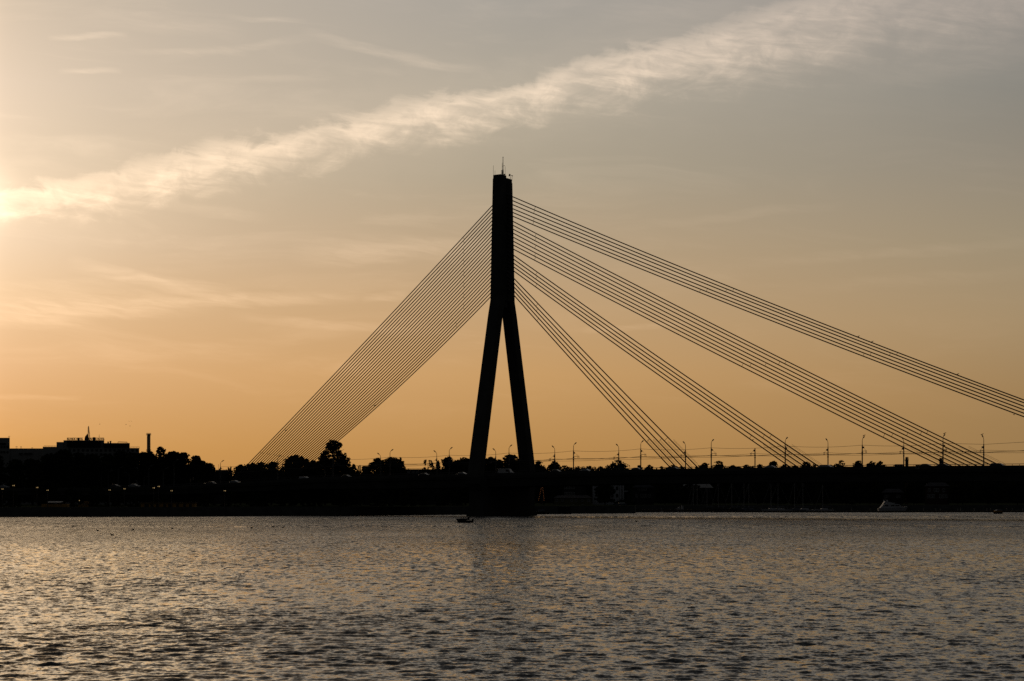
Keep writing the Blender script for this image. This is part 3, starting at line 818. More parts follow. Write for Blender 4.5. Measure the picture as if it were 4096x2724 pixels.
trees = [
 # left bank, below the hotel
 ('round', -30, 1812, 130, 660, 'dark tree cut by the left edge of the photo, below the tall grey block', GL),
 ('round', 62, 1838, 90, 655, 'low dark tree in front of the grey block at far left', GL),
 ('round', 130, 1836, 95, 650, 'dark tree below the long low hotel wing', GL),
 ('round', 200, 1812, 100, 660, 'dark tree in front of the stepped left end of the hotel', GL),
 ('round', 258, 1800, 80, 655, 'tallest dark tree in front of the hotel, below the left roof sign', GL),
 ('round', 318, 1812, 105, 650, 'wide dark tree below the hotel roof mast', GL),
 ('round', 372, 1816, 85, 655, 'dark tree below the right half of the hotel sign', GL),
 ('round', 432, 1816, 80, 650, 'dark tree in front of the right half of the hotel', GL),
 ('round', 500, 1803, 110, 655, 'broad dark tree in front of the right end of the hotel', GL),
 ('round', 573, 1808, 55, 650, 'small round tree just right of the hotel, left of the chimney', GL),
 ('round', 596, 1806, 50, 645, 'round tree at the foot of the left chimney', GL),
 ('tall', 644, 1791, 72, 648, 'tall tree right of the left chimney with sky gaps in its crown', GL),
 ('round', 692, 1804, 60, 650, 'dense tree second right from the left chimney', GL),
 ('round', 728, 1808, 65, 655, 'dense tree third right from the left chimney', GL),
 ('round', 782, 1823, 52, 650, 'pointed tree at the right end of the dense left tree row', GL),
 ('round', 800, 1838, 40, 660, 'small tree at the lower right end of the left tree row', GL),
 ('round', 832, 1853, 60, 670, 'pale loose tree left of the tall double lamp post', GL),
 ('birch', 858, 1866, 40, 670, 'wispy small tree touching the tall double lamp post', GL),
 ('round', 615, 1824, 150, 705, 'dark tree filling the gaps behind the foot of the left chimney', GL),
 ('round', 700, 1820, 170, 705, 'wide dark tree standing behind the dense left tree row', GL),
 ('round', 785, 1840, 110, 705, 'dark tree behind the right end of the dense left tree row', GL),
 # behind the left cables
 ('birch', 925, 1865, 45, 690, 'thin young tree right of the tall double lamp post', GB),
 ('round', 962, 1859, 55, 690, 'low tree left of the lowest ends of the left cables', GB),
 ('round', 1003, 1852, 55, 690, 'bushy tree at the outermost left cable end', GB),
 ('round', 1045, 1848, 50, 685, 'jagged tree between the outer left cable ends', GB),
 ('round', 1085, 1847, 55, 690, 'pointed tree left of the lamp post among the left cables', GB),
 ('round', 1183, 1820, 130, 690, 'broad domed tree standing behind the left cable ends', GB),
 ('round', 1252, 1842, 75, 690, 'low tree between the domed tree and the tall tree', GB),
 ('tall', 1335, 1763, 128, 670, 'tallest tree on the bank, standing alone right of the left cables', GB),
 ('round', 1300, 1838, 100, 672, 'dark tree filling the foot of the tallest tree on its left', GB),
 ('round', 1372, 1838, 90, 674, 'dark tree filling the foot of the tallest tree on its right', GB),
 ('bush', 1415, 1858, 60, 690, 'low bush right of the tallest tree', GB),
 ('birch', 1440, 1860, 36, 690, 'twiggy sapling beside the square dark building', GB),
 ('round', 1508, 1832, 95, 700, 'left half of the wide tree pair behind two lamp posts', GB),
 ('round', 1570, 1830, 100, 700, 'right half of the wide tree pair behind two lamp posts', GB),
 ('birch', 1600, 1826, 40, 695, 'feathery birch rising at the right of the wide tree pair', GB),
 ('bush', 1600, 1862, 70, 700, 'low bush under the feathery birch', GB),
 ('birch', 1712, 1829, 60, 700, 'left weeping birch above the flat-roofed building', GB),
 ('birch', 1752, 1838, 42, 700, 'right weeping birch beside a lamp post above the flat roof', GB),
 ('round', 1792, 1828, 52, 700, 'tree directly behind the last lamp post left of the pylon', GB),
 ('round', 1828, 1840, 60, 700, 'low tree left of the left pylon leg', GB),
 ('round', 1862, 1829, 80, 700, 'tree partly hidden by the left pylon leg', GB),
 ('round', 1962, 1829, 75, 720, 'broad tree between the pylon legs, on the left', GB),
 ('round', 1998, 1839, 60, 725, 'low tree in the middle between the pylon legs', GB),
 ('round', 2043, 1817, 66, 715, 'tall round tree between the pylon legs, on the right', GB),
 ('round', 2085, 1832, 60, 725, 'tree hidden behind the right pylon leg', GB),
 # right of the pylon, far bank
 ('round', 2166, 1846, 72, 900, 'round tree touching the right side of the right pylon leg', GR),
 ('round', 2216, 1844, 46, 900, 'round tree behind the first far lamp post right of the pylon', GR),
 ('round', 2262, 1862, 55, 950, 'low tree between the first two lamp posts right of the pylon', GR),
 ('round', 2308, 1868, 40, 950, 'very low tree right of the first near lamp post past the pylon', GR),
 ('round', 2352, 1865, 56, 960, 'low tree about midway between the first two near lamp posts', GR),
 ('round', 2403, 1867, 46, 960, 'low tree left of the big round tree', GR),
 ('round', 2471, 1842, 82, 880, 'big round tree rising behind the second far lamp post', GR),
 ('round', 2558, 1862, 26, 1000, 'tiny far tree left of the second near lamp post', GR),
 ('round', 2592, 1859, 36, 1000, 'small far tree right of the second near lamp post', GR),
 ('round', 2648, 1865, 36, 980, 'low tree left of the steepest cable ends', GR),
 ('round', 2690, 1860, 56, 960, 'tree behind the steepest cable ends', GR),
 ('round', 2730, 1864, 40, 960, 'low tree between the steepest cable ends', GR),
 ('bush', 2785, 1866, 24, 930, 'small bush at the last of the steepest cable ends', GR),
 ('round', 2816, 1851, 46, 930, 'tree right of the steepest cable ends', GR),
 ('round', 2870, 1844, 58, 930, 'rounded tree touching the third near lamp post', GR),
 ('round', 2935, 1862, 60, 960, 'first low tree in the hedge-like row left of the middle cables', GR),
 ('round', 2978, 1859, 50, 960, 'second low tree in the hedge-like row left of the middle cables', GR),
 ('round', 3036, 1858, 46, 960, 'tree right of the headless lamp post', GR),
 ('round', 3104, 1845, 60, 930, 'pointed tree left of the lamp post among the middle cables', GR),
 ('round', 3140, 1856, 50, 940, 'tree behind the lamp post among the middle cables', GR),
 ('bush', 3180, 1862, 45, 940, 'low bush at the foot of the middle cables', GR),
 ('round', 3222, 1848, 62, 930, 'jagged tree crossing the last middle cables', GR),
 ('birch', 3258, 1850, 40, 930, 'wispy tree at the last middle cable end', GR),
 ('round', 3325, 1860, 40, 980, 'low tree behind the estate car', GR),
 ('round', 3368, 1842, 58, 950, 'crisp round tree right of the estate car', GR),
 ('round', 3438, 1843, 50, 950, 'round tree behind the near lamp post with a gull', GR),
 ('round', 3480, 1845, 44, 950, 'round tree right of the near lamp post with a gull', GR),
 ('round', 3512, 1845, 42, 940, 'last full tree before the open stretch of railing', GR),
 ('round', 3542, 1858, 30, 980, 'small tree at the start of the open stretch of railing', GR),
 # under the bridge on the far shore
 ('round', 2420, 1922, 90, 770, 'dark tree between the yellow house and the white house under the bridge', 'trees on the far shore under the bridge'),
 ('bush', 2500, 2000, 110, 735, 'dark hedge below the white house under the bridge', 'trees on the far shore under the bridge'),
 ('round', 2660, 1930, 90, 790, 'dark tree between the timber house and the grey roof under the bridge', 'trees on the far shore under the bridge'),
 ('round', 2760, 1935, 110, 800, 'dark tree in front of the grey roof under the bridge', 'trees on the far shore under the bridge'),
 ('round', 2900, 1925, 120, 800, 'dark tree behind the left sailboat masts', 'trees on the far shore under the bridge'),
 ('round', 3030, 1925, 120, 800, 'dark tree behind the middle sailboat masts', 'trees on the far shore under the bridge'),
 ('round', 3170, 1925, 130, 800, 'dark tree behind the pair of white sailboats', 'trees on the far shore under the bridge'),
 ('birch', 3290, 1925, 100, 795, 'pale-leaved tree behind the last sailboat on the right', 'trees on the far shore under the bridge'),
 ('round', 3400, 1928, 130, 805, 'dark tree left of the motor yacht', 'trees on the far shore under the bridge'),
 ('round', 3530, 1930, 120, 830, 'dark tree behind the motor yacht', 'trees on the far shore under the bridge'),
 ('round', 3655, 1928, 90, 830, 'dark tree left of the brick house with white window frames', 'trees on the far shore under the bridge'),
 ('round', 3850, 1925, 120, 800, 'dark tree right of the brick house with white window frames', 'trees on the far shore under the bridge'),
 ('round', 3960, 1928, 110, 800, 'dark tree behind the covered boat', 'trees on the far shore under the bridge'),
 ('round', 4070, 1922, 110, 790, 'dark tree at the right edge of the photo under the bridge', 'trees on the far shore under the bridge'),
 ('round', 2250, 1930, 110, 790, 'dark tree behind the yellow house under the bridge', 'trees on the far shore under the bridge'),
 ('round', 2175, 1930, 80, 760, 'dark tree beside the pylon pier on the far shore', 'trees on the far shore under the bridge'),
 # promenade in front of the left approach
 ('bush', 40, 1962, 90, 535, 'round shrub below the leftmost lit park lamps', GP),
 ('round', 180, 1925, 110, 545, 'broad low tree behind the second pair of park lamps', GP),
 ('bush', 285, 1955, 105, 540, 'round shrub right of the small orange kiosk', GP),
 ('bush', 385, 1945, 98, 540, 'large round shrub left of the car with the bright roof', GP),
 ('bush', 470, 1962, 80, 545, 'round shrub under the middle park lamps', GP),
 ('bush', 540, 1974, 72, 535, 'round shrub below the car with the bright roof', GP),
 ('bush', 640, 1976, 68, 535, 'round shrub in front of the left end of the long ochre pavilion', GP),
 ('bush', 826, 1971, 75, 550, 'round shrub at the right end of the long ochre pavilion', GP),
 ('bush', 920, 1966, 80, 552, 'round shrub below the silver car on the ramp', GP),
 ('bush', 1028, 1971, 92, 560, 'round shrub under the outermost left cable ends', GP),
 ('bush', 1140, 1962, 110, 575, 'dark shrub under the deck below the domed tree', GP),
 ('bush', 1260, 1962, 120, 580, 'dark shrub under the deck left of the tallest tree', GP),
 ('bush', 1390, 1962, 120, 595, 'dark shrub under the deck right of the tallest tree', GP),
 ('bush', 1520, 1962, 130, 610, 'dark shrub under the deck below the wide tree pair', GP),
 ('bush', 1660, 1962, 130, 625, 'dark shrub under the deck below the flat roof', GP),
 ('bush', 1800, 1962, 130, 640, 'dark shrub under the deck left of the pylon pier', GP),
]
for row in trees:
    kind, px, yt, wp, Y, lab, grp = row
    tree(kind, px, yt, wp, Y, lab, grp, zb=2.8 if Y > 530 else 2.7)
# the far-off wood behind everything: one mass nobody could count
rgw = np.random.default_rng(44)
cen = []; core = MB(); tops = []
for px in np.arange(-500, 4600, 6.5):
    Y = 1120 + rgw.uniform(-30, 60); topy = np.interp(px, [-500, 700, 850, 870, 915, 950, 1250, 1420, 1440, 1480, 1620, 1640, 1760, 1800, 2100, 2200, 2440, 2530, 2565, 2620, 2655, 2780, 2900, 3270, 3290, 3330, 3420, 3530, 3560, 4600], [1850, 1855, 1866, 1886, 1886, 1868, 1862, 1870, 1880, 1868, 1868, 1888, 1888, 1856, 1852, 1862, 1865, 1874, 1867, 1874, 1866, 1870, 1862, 1860, 1867, 1865, 1865, 1863, 1876, 1878]) + rgw.uniform(-1.5, 5)
    zt_ = WZ(topy, Y); tops.append((WX(px, 1150), zt_))
    for z in np.arange(zt_ - 2.2, zt_ - 9, -2.4): cen.append((WX(px, Y) + rgw.normal(), Y + rgw.normal() * 3, z))
wv_ = leaf_quads(cen, np.full(len(cen), 2.4), np.full(len(cen), 26), .6, rgw)
# solid upright sheet added inside the wood to block sky showing through
cv = []
for (x0, z0), (x1, z1) in zip(tops[:-1], tops[1:]):
    cv += [(x0, 1150, 1), (x1, 1150, 1), (x1, 1150, z1 - 3.2), (x0, 1150, z0 - 3.2)]
tag(quad_mesh('distant_wood', np.concatenate([wv_, np.array(cv)]), M['leaf']), 'low dark distant wood along the whole horizon behind the bridge', 'wood', kind='stuff')

# ----------------------------------------------------------------------------
# buildings
# ----------------------------------------------------------------------------
def blk(mb, px0, px1, yt, Y, dp, zb=2.5):
    x0, x1, zt_ = WX(px0, Y), WX(px1, Y), WZ(yt, Y)
    k = dp / Y; f = [(x0, Y), (x1, Y), (x1 + x1 * k, Y + dp), (x0 + x0 * k, Y + dp)]
    return mb.loft([[(x, y, zb) for x, y in f], [(x, y, zt_) for x, y in f]])
def windows(root, rects, Y, frame='trim', glass='glass', fr=.14):
    for (px0, py0, px1, py1) in rects:
        x0, x1, z1, z0 = WX(px0, Y), WX(px1, Y), WZ(py0, Y), WZ(py1, Y)
        k = MB(); t_ = fr
        k.box(((x0 + x1) / 2, -.05, z1 - t_ / 2), (x1 - x0, .12, t_)); k.box(((x0 + x1) / 2, -.05, z0 + t_ / 2), (x1 - x0, .12, t_))
        k.box((x0 + t_ / 2, -.05, (z0 + z1) / 2), (t_, .12, z1 - z0 - 2 * t_)); k.box((x1 - t_ / 2, -.05, (z0 + z1) / 2), (t_, .12, z1 - z0 - 2 * t_))
        k.box(((x0 + x1) / 2, -.05, (z0 + z1) / 2), (t_ * .6, .1, z1 - z0 - 2 * t_))
        k.v = [(v[0], v[1] + Y, v[2]) for v in k.v]
        w_ = k.build('window', M[frame], root)
        k = MB(); k.box(((x0 + x1) / 2, Y - .02, (z0 + z1) / 2), (x1 - x0 - 2 * t_, .03, z1 - z0 - 2 * t_)); k.build('pane', M[glass], w_)

YH = 800.0
hotel = thing('hotel_building', 'large stepped hotel block with rooftop letters, dome and lattice mast', 'building', (0, 0, 0))
k = MB(); blk(k, 226, 557, 1792, YH, 30); blk(k, 171, 226, 1787, YH, 28); blk(k, 226, 254, 1768, YH + .4, 24); blk(k, 254, 417, 1761, YH + .8, 24); blk(k, 417, 519, 1772, YH + .6, 22)
hw = k.build('wall', M['wall_grey'], hotel)
k = MB()
x0, x1 = WX(270, YH), WX(402, YH)
k.box(((x0 + x1) / 2, YH - .3, (WZ(1764, YH) + WZ(1787, YH)) / 2), (x1 - x0, 1.0, WZ(1764, YH) - WZ(1787, YH)))
k.box((WX(465, YH), YH - .4, WZ(1782, YH)), (WX(519, YH) - WX(417, YH), 1.4, 1.2))
k.build('roof_storey', M['wall_dark'], hotel)
rects = [(px, y, px + 9, y + 9) for y in (1797, 1813) for px in range(238, 548, 18)]
windows(hotel, rects, YH, frame='roof')
k = MB()
for px, py in ((173, 1783), (520, 1787)):
    L = 52 if px < 300 else 36; k = MB()
    k.tube([(WX(px, YH), YH + 1, WZ(py, YH)), (WX(px + L, YH), YH + 1, WZ(py, YH))], .06, 4)
    for j in range(0, L + 1, 6): k.tube([(WX(px + j, YH), YH + 1, WZ(py, YH)), (WX(px + j, YH), YH + 1, WZ(py + 8, YH))], .05, 4)
    k.build('roof_railing', M['metal'], hotel)
k = MB(); k.tube([(WX(468, YH), YH + 2, WZ(1772, YH)), (WX(468, YH), YH + 2, WZ(1767, YH)), (WX(505, YH), YH + 2, WZ(1768, YH)), (WX(505, YH), YH + 2, WZ(1772, YH))], .15, 5)
k.build('roof_duct', M['metal'], hotel)
k = MB()
cx_ = WX(334.5, YH)
k.tube([(cx_, YH + 6, WZ(1764, YH)), (cx_, YH + 6, WZ(1750, YH)), (cx_ + .0, YH + 6, WZ(1744, YH)), (cx_ + .2, YH + 6, WZ(1738, YH)), (cx_ + .2, YH + 6, WZ(1732, YH))], [1.15, 1.05, .8, .35, .06], 10)
k.build('roof_dome', M['roof'], hotel)
k = MB()
mx, mt, mb_ = WX(337.5, YH), WZ(1701, YH), WZ(1762, YH)
for sx2, sy2 in ((-1, -1), (1, -1), (1, 1), (-1, 1)):
    k.tube([(mx + sx2 * .55 + .15, YH + 8 + sy2 * .6, mb_), (mx + sx2 * .06, YH + 8 + sy2 * .06, mt)], .07, 4)
for j in range(12):
    f0, f1 = j / 12, (j + 1) / 12
    for sy2 in (-1, 1):
        k.tube([(mx - .55 * (1 - f0), YH + 8 + sy2 * .5 * (1 - f0), lerp(mb_, mt, f0)), (mx + .6 * (1 - f1), YH + 8 + sy2 * .5 * (1 - f1), lerp(mb_, mt, f1))], .045, 4)
k.tube([(mx - .35, YH + 8, WZ(1706, YH)), (mx - .35, YH + 8, WZ(1732, YH))], .05, 4)
for py in (1706, 1711, 1716): k.tube([(mx - .4, YH + 8, WZ(py, YH)), (mx, YH + 8, WZ(py, YH))], .08, 4)
k.build('lattice_mast', M['metal'], hotel)
k = MB(); k.tube([(WX(386.5, YH), YH + 5, WZ(1762, YH)), (WX(386.5, YH), YH + 5, WZ(1736, YH))], .06, 4); k.tube([(WX(384, YH), YH + 5, WZ(1743, YH)), (WX(389, YH), YH + 5, WZ(1743, YH))], .05, 4)
k.build('roof_antenna', M['metal'], hotel)
k = MB()
for px, py, w_, h2 in ((305.5, 1749.5, 6, 12), (368, 1747.5, 8, 14), (424.5, 1765, 3, 8), (434, 1763, 3, 10)):
    k.box((WX(px, YH), YH + 4, WZ(py + h2 / 2, YH)), (w_ * YH / F, 1.5, h2 * YH / F))
k.box((WX(434, YH), YH + 4, WZ(1764, YH)), (.75, .75, .35))
k.build('roof_vent', M['metal'], hotel)
def letters(txt, px0, px1, py0, py1, Y, parent, name, m, ex=.12, dy=0.0):
    cu = bpy.data.curves.new(name, 'FONT'); cu.body = txt; cu.extrude = ex; cu.size = 1.0; cu.offset = .02
    o = bpy.data.objects.new(name, cu); col.objects.link(o)
    bpy.context.view_layer.update()
    dg = bpy.context.evaluated_depsgraph_get()
    me = bpy.data.meshes.new_from_object(o.evaluated_get(dg)); bpy.data.objects.remove(o)
    xs = [v.co.x for v in me.vertices]; ys = [v.co.y for v in me.vertices]
    x0, x1, z0, z1 = WX(px0, Y), WX(px1, Y), WZ(py1, Y), WZ(py0, Y)
    for v in me.vertices:
        fx, fy, fz = (v.co.x - min(xs)) / (max(xs) - min(xs)), (v.co.y - min(ys)) / (max(ys) - min(ys)), v.co.z
        v.co = (lerp(x0, x1, fx), Y + dy - fz, lerp(z0, z1, fy))
    me.materials.clear(); me.materials.append(m)
    r_ = bpy.data.objects.new(name, me); col.objects.link(r_); r_.parent = parent
    return r_
letters('ISLANDE HOTEL', 263.5, 328, 1751, 1758.5, YH, hotel, 'sign_letters', M['wall_dark'], dy=2.0)
letters('ISLANDE HOTEL', 344, 415, 1751, 1758.5, YH, hotel, 'sign_letters', M['wall_dark'], dy=2.0)
k = MB()
for py in (1750.6, 1759.2):
    for a0, a1 in ((263, 328), (344, 412)):
        k.tube([(WX(a0, YH), YH + 2.2, WZ(py, YH)), (WX(a1, YH), YH + 2.2, WZ(py, YH))], .06, 4)
for px in list(range(265, 328, 9)) + list(range(346, 415, 9)): k.tube([(WX(px, YH), YH + 2.2, WZ(1750.6, YH)), (WX(px, YH), YH + 2.2, WZ(1763, YH))], .05, 4)
k.build('sign_frame', M['metal'], hotel)

YA = 830.0
ob = thing('office_building', 'grey block with flat roof cut by the left edge, joined to a long low wing', 'building')
k = MB(); blk(k, -260, 39, 1751, YA, 30); blk(k, 39, 172, 1793.5, YA + .5, 25); k.build('wall', M['wall_grey'], ob)
k = MB(); k.box((WX(-110, YA), YA - .15, WZ(1775, YA)), (WX(24, YA) - WX(-245, YA), .5, .7)); k.build('cornice', M['wall_dark'], ob)
windows(ob, [(px, y, px + 8, y + 9) for y in (1783, 1804) for px in (2, 14, 26)] + [(px, 1812, px + 16, 1818) for px in (75, 97, 114)], YA, frame='roof')
k = MB()
for px, y0, y1 in ((22, 1743, 1751), (52, 1784, 1794), (70, 1785, 1794), (115, 1789, 1794)):
    for dx_ in (-2, 2): k.tube([(WX(px + dx_, YA), YA + 6, WZ(y0, YA)), (WX(px + dx_, YA), YA + 6, WZ(y1, YA))], .06, 4)
    k.tube([(WX(px - 4, YA), YA + 6, WZ(y0, YA)), (WX(px + 4, YA), YA + 6, WZ(y0, YA))], .06, 4)
k.build('roof_antenna', M['metal'], ob)

def chimney(px, yt, yb, wpx, Y, label, gal, m='brick'):
    t_ = thing('chimney', label, 'chimney', (WX(px, Y), Y, 0), 0, 'tall chimneys on the skyline')
    zt_ = WZ(yt, Y); r = wpx * Y / F / 2
    k = MB(); k.tube([(0, 0, 2), (0, 0, zt_ * .5), (0, 0, zt_ - 1.5), (0, 0, zt_ - 1.4), (0, 0, zt_)], [r * 1.12, r * 1.06, r, r * .88, r * .88], 16); k.build('shaft', M[m], t_)
    for z in gal:
        k = MB(); zz = WZ(z, Y)
        k.tube([(0, 0, zz), (0, 0, zz + .25)], r * 1.45, 16)
        for j in range(14):
            an = j * 6.283 / 14; k.tube([(math.cos(an) * r * 1.42, math.sin(an) * r * 1.42, zz + .2), (math.cos(an) * r * 1.42, math.sin(an) * r * 1.42, zz + 1.2)], .05, 4)
        k.tube([(math.cos(j * 6.283 / 14) * r * 1.42, math.sin(j * 6.283 / 14) * r * 1.42, zz + 1.2) for j in range(15)], .05, 4)
        k.build('gallery', M['metal'], t_)
    k = MB(); k.tube([(r * 1.12, -.5, 4), (r * 1.02, -.5, zt_)], .12, 4)
    for z in np.arange(5, zt_, .8): k.box((r * 1.08, -.5, z), (.5, .3, .1))
    k.build('ladder', M['metal'], t_)
    return t_
chimney(594.5, 1735, 1812, 13.5, 1000, 'slim tall brick chimney right of the hotel', (1741, 1806), 'hazy_brick')
chimney(3626.5, 1828, 1862, 10.5, 900, 'chimney beside the far lamp post, left of two on the right skyline', (1844,))
chimney(3763.5, 1832, 1862, 12.5, 900, 'chimney beside the near lamp post with a bird, right of two on the right skyline', (1845,))

def house(name, label, px0, px1, ye, yr, Y, dp, wallm, roofm, rects, hip=.25, frame='trim', zb=2.5, fr=.14):
    t_ = thing(name, label, 'house')
    k = MB(); blk(k, px0, px1, ye, Y, dp, zb); k.build('wall', M[wallm], t_)
    if yr is not None:
        x0, x1, z0, z1 = WX(px0, Y) - .4, WX(px1, Y) + .4, WZ(ye, Y) + .003, WZ(yr, Y)
        hx = (x1 - x0) * hip; k = MB()
        q1, q2 = dp / Y, dp / 2 / Y
        k.add([(x0, Y - .5, z0), (x1, Y - .5, z0), (x1 + x1 * q1, Y + dp + .5, z0), (x0 + x0 * q1, Y + dp + .5, z0), (x0 + hx + x0 * q2, Y + dp / 2, z1), (x1 - hx + x1 * q2, Y + dp / 2, z1)],
              [(0, 1, 5, 4), (1, 2, 5), (2, 3, 4, 5), (3, 0, 4), (3, 2, 1, 0)])
        k.build('roof', M[roofm], t_)
    windows(t_, rects, Y, frame=frame, fr=fr)
    return t_
house('flat_roofed_building', 'small dark square building left of the wide tree pair', 1450, 1482, 1864, None, 720, 10, 'wall_dark', 'roof', [(1456, 1872, 1464, 1880)])
fb = house('flat_roofed_building', 'long flat-roofed dark building below the birches', 1600, 1790, 1877, None, 760, 14, 'wall_dark', 'roof', [(px, 1884, px + 10, 1892) for px in range(1630, 1700, 18)])
k = MB(); k.tube([(WX(1628, 760), 761, WZ(1874, 760)), (WX(1692, 760), 761, WZ(1874, 760))], .06, 4)
for px in range(1628, 1693, 4): k.tube([(WX(px, 760), 761, WZ(1874, 760)), (WX(px, 760), 761, WZ(1878, 760))], .04, 4)
k.build('roof_railing', M['metal'], fb)
rh = house('roofed_house', 'far house roof with chimneys behind the tall double lamp post', 862, 914, 1883, 1878.5, 900, 10, 'wall_dark', 'roof', [], .06)
k = MB()
for px, t0 in ((871, 1874), (899, 1877), (907, 1868)): k.box((WX(px, 900), 905, WZ(t0 + 6, 900)), (.5, .7, 12 * 900 / F))
k.build('chimney', M['brick'], rh)
k = MB()
for px, t0 in ((868, 1856), (915, 1862)): k.tube([(WX(px, 900), 905, WZ(1884, 900)), (WX(px, 900), 905, WZ(t0, 900))], .06, 4)
k.build('roof_antenna', M['metal'], rh)
house('roofed_house', 'low roofed house behind the railing left of the right chimneys', 3578, 3612, 1862, 1856, 950, 10, 'wall_dark', 'roof', [], .1)
# houses seen below the deck on the far shore
house('yellow_house', 'dim yellow two-storey house under the bridge right of the pylon pier', 2217, 2366, 1992, 1981, 745, 12, 'wall_yellow', 'roof', [(px, 1997, px + 9, 2007) for px in (2223, 2245, 2282, 2300, 2324, 2350)] + [(px, 2018, px + 10, 2028) for px in (2288, 2326)], .12)
house('timber_house', 'dark timber house with pale glazed veranda behind the yellow house', 2255, 2345, 1936, 1925, 765, 9, 'wall_dark', 'roof', [(px, y, px + 9, y + 15) for y in (1941, 1968) for px in (2258, 2268, 2278, 2290)], .2)
wh_ = house('white_house', 'white rendered house with dark square windows under the bridge', 2370, 2478, 1905, 1888, 780, 12, 'wall_pale', 'roof', [(2417, 1946, 2426, 1960), (2445, 1946, 2454, 1960), (2464, 1946, 2473, 1960), (2417, 1975, 2426, 1989), (2445, 1975, 2454, 1989), (2464, 1975, 2473, 1989)], .2, frame='wall_dark')
k = MB()
for px in (2483, 2493):
    x0 = WX(px, 780); k.box((x0, 780.5, (WZ(1905, 780) + 2.5) / 2), (.7, .8, WZ(1905, 780) - 2.5))
k.box((WX(2503, 780), 781, WZ(1965, 780)), (2.2, .8, .5)); k.build('porch_column', M['wall_pale'], wh_)
house('veranda_house', 'dark house with a gabled bay of white-framed windows under the bridge', 2530, 2615, 1950, 1925, 775, 10, 'wall_dark', 'roof', [(2551, 1949.5, 2561, 1961), (2564, 1947, 2574, 1962), (2576, 1947, 2586, 1962), (2542, 1976, 2550, 1990), (2562, 1976, 2573, 1990), (2576, 1976, 2588, 1990), (2594, 1976, 2602, 1990)], .45, fr=.09)
house('grey_roofed_house', 'low house with a broad grey roof behind the sailboat masts', 2725, 2850, 1951, 1930, 820, 14, 'wall_dark', 'wall_grey', [(2704 + 30, 1956, 2744, 1966)], .15)
house('brick_house', 'dark brick house with two rows of white arched window frames under the bridge at right', 3700, 3796, 1945, 1928, 800, 12, 'brick', 'roof',
      [(px, 1953, px + 10, 1968) for px in (3712, 3735, 3746, 3770)] + [(px, 1977, px + 9, 1993) for px in (3708, 3719, 3730, 3757, 3768, 3780)], .2, fr=.16)
house('shore_house', 'dim house with three tall windows behind the motor yacht', 3530, 3612, 1970, 1955, 815, 10, 'wall_dark', 'roof', [(px, 1980, px + 7, 1992) for px in (3538, 3546, 3585, 3594)], .2, fr=.1)
bw = MB(); blk(bw, 2143, 2284, 2026, 618, 10, -1); tag(bw.build('boathouse', M['wall_dark']), 'black square boathouse at the water right of the pylon pier', 'boathouse')

# ----------------------------------------------------------------------------
# left promenade furniture
# ----------------------------------------------------------------------------
def park_lamp(h=4.8):
    t_ = thing('park_lamp', None, 'park lamp')
    k = MB(); k.tube([(0, 0, -.2), (0, 0, h)], [.09, .06], 6); k.tube([(-.2, 0, h), (.2, 0, h)], .04, 5); k.build('pole', M['metal'], t_)
    for x, r in ((-.2, .12), (.2, .16)):
        k = MB(); k.ball((x, 0, h + .08), r * .85, 8, 6); k.build('lamp_globe', M['lamp'], t_)
    remember(t_); return t_
pls = [(9.5, 1956, 'leftmost twin-globe park lamp, lit, at the left edge of the promenade'), (54, 1942, 'highest twin-globe park lamp at the far left, above the leftmost one'), (148.5, 1950, 'lit twin-globe park lamp above the orange kiosk, left of two'), (190, 1961, 'lit twin-globe park lamp above the orange kiosk, right of two and lower'),
       (438, 1960, 'lit twin-globe park lamp at the right edge of the large round shrub'), (497.5, 1955, 'lit twin-globe park lamp left of the car with the bright roof'), (615, 1951.6, 'lit twin-globe park lamp right of the car with the bright roof, lower of two'), (634.5, 1946, 'lit twin-globe park lamp right of the car with the bright roof, upper of two'),
       (686, 1963, 'lit twin-globe park lamp above the middle of the ochre pavilion'), (899, 1963, 'rightmost lit twin-globe park lamp, under the ramp')]
pl0 = None
for px, py, lab in pls:
    Y = 524; z = WZ(py, Y); loc = (WX(px, Y), Y, z - 4.88)
    zb_ = 2.7
    if pl0 is None: pl0 = park_lamp(); o = pl0; o.location = (loc[0], loc[1], zb_)
    else: o = dup(pl0, (loc[0], loc[1], zb_))
    o.scale = (1, 1, (z - zb_) / 4.88); tag(o, lab, 'park lamp', 'lit park lamps on the left promenade')
k = thing('spot_lamp', 'single bright lamp low beside the orange kiosk shrub', 'lamp', (WX(317.5, 526), 526, 2.7))
q_ = MB(); q_.tube([(0, 0, 0), (0, 0, WZ(2002, 526) - 2.8)], .05); q_.build('pole', M['metal'], k)
q_ = MB(); q_.ball((0, 0, WZ(2002, 526) - 2.7), .14); q_.build('lamp_globe', M['lamp'], k)

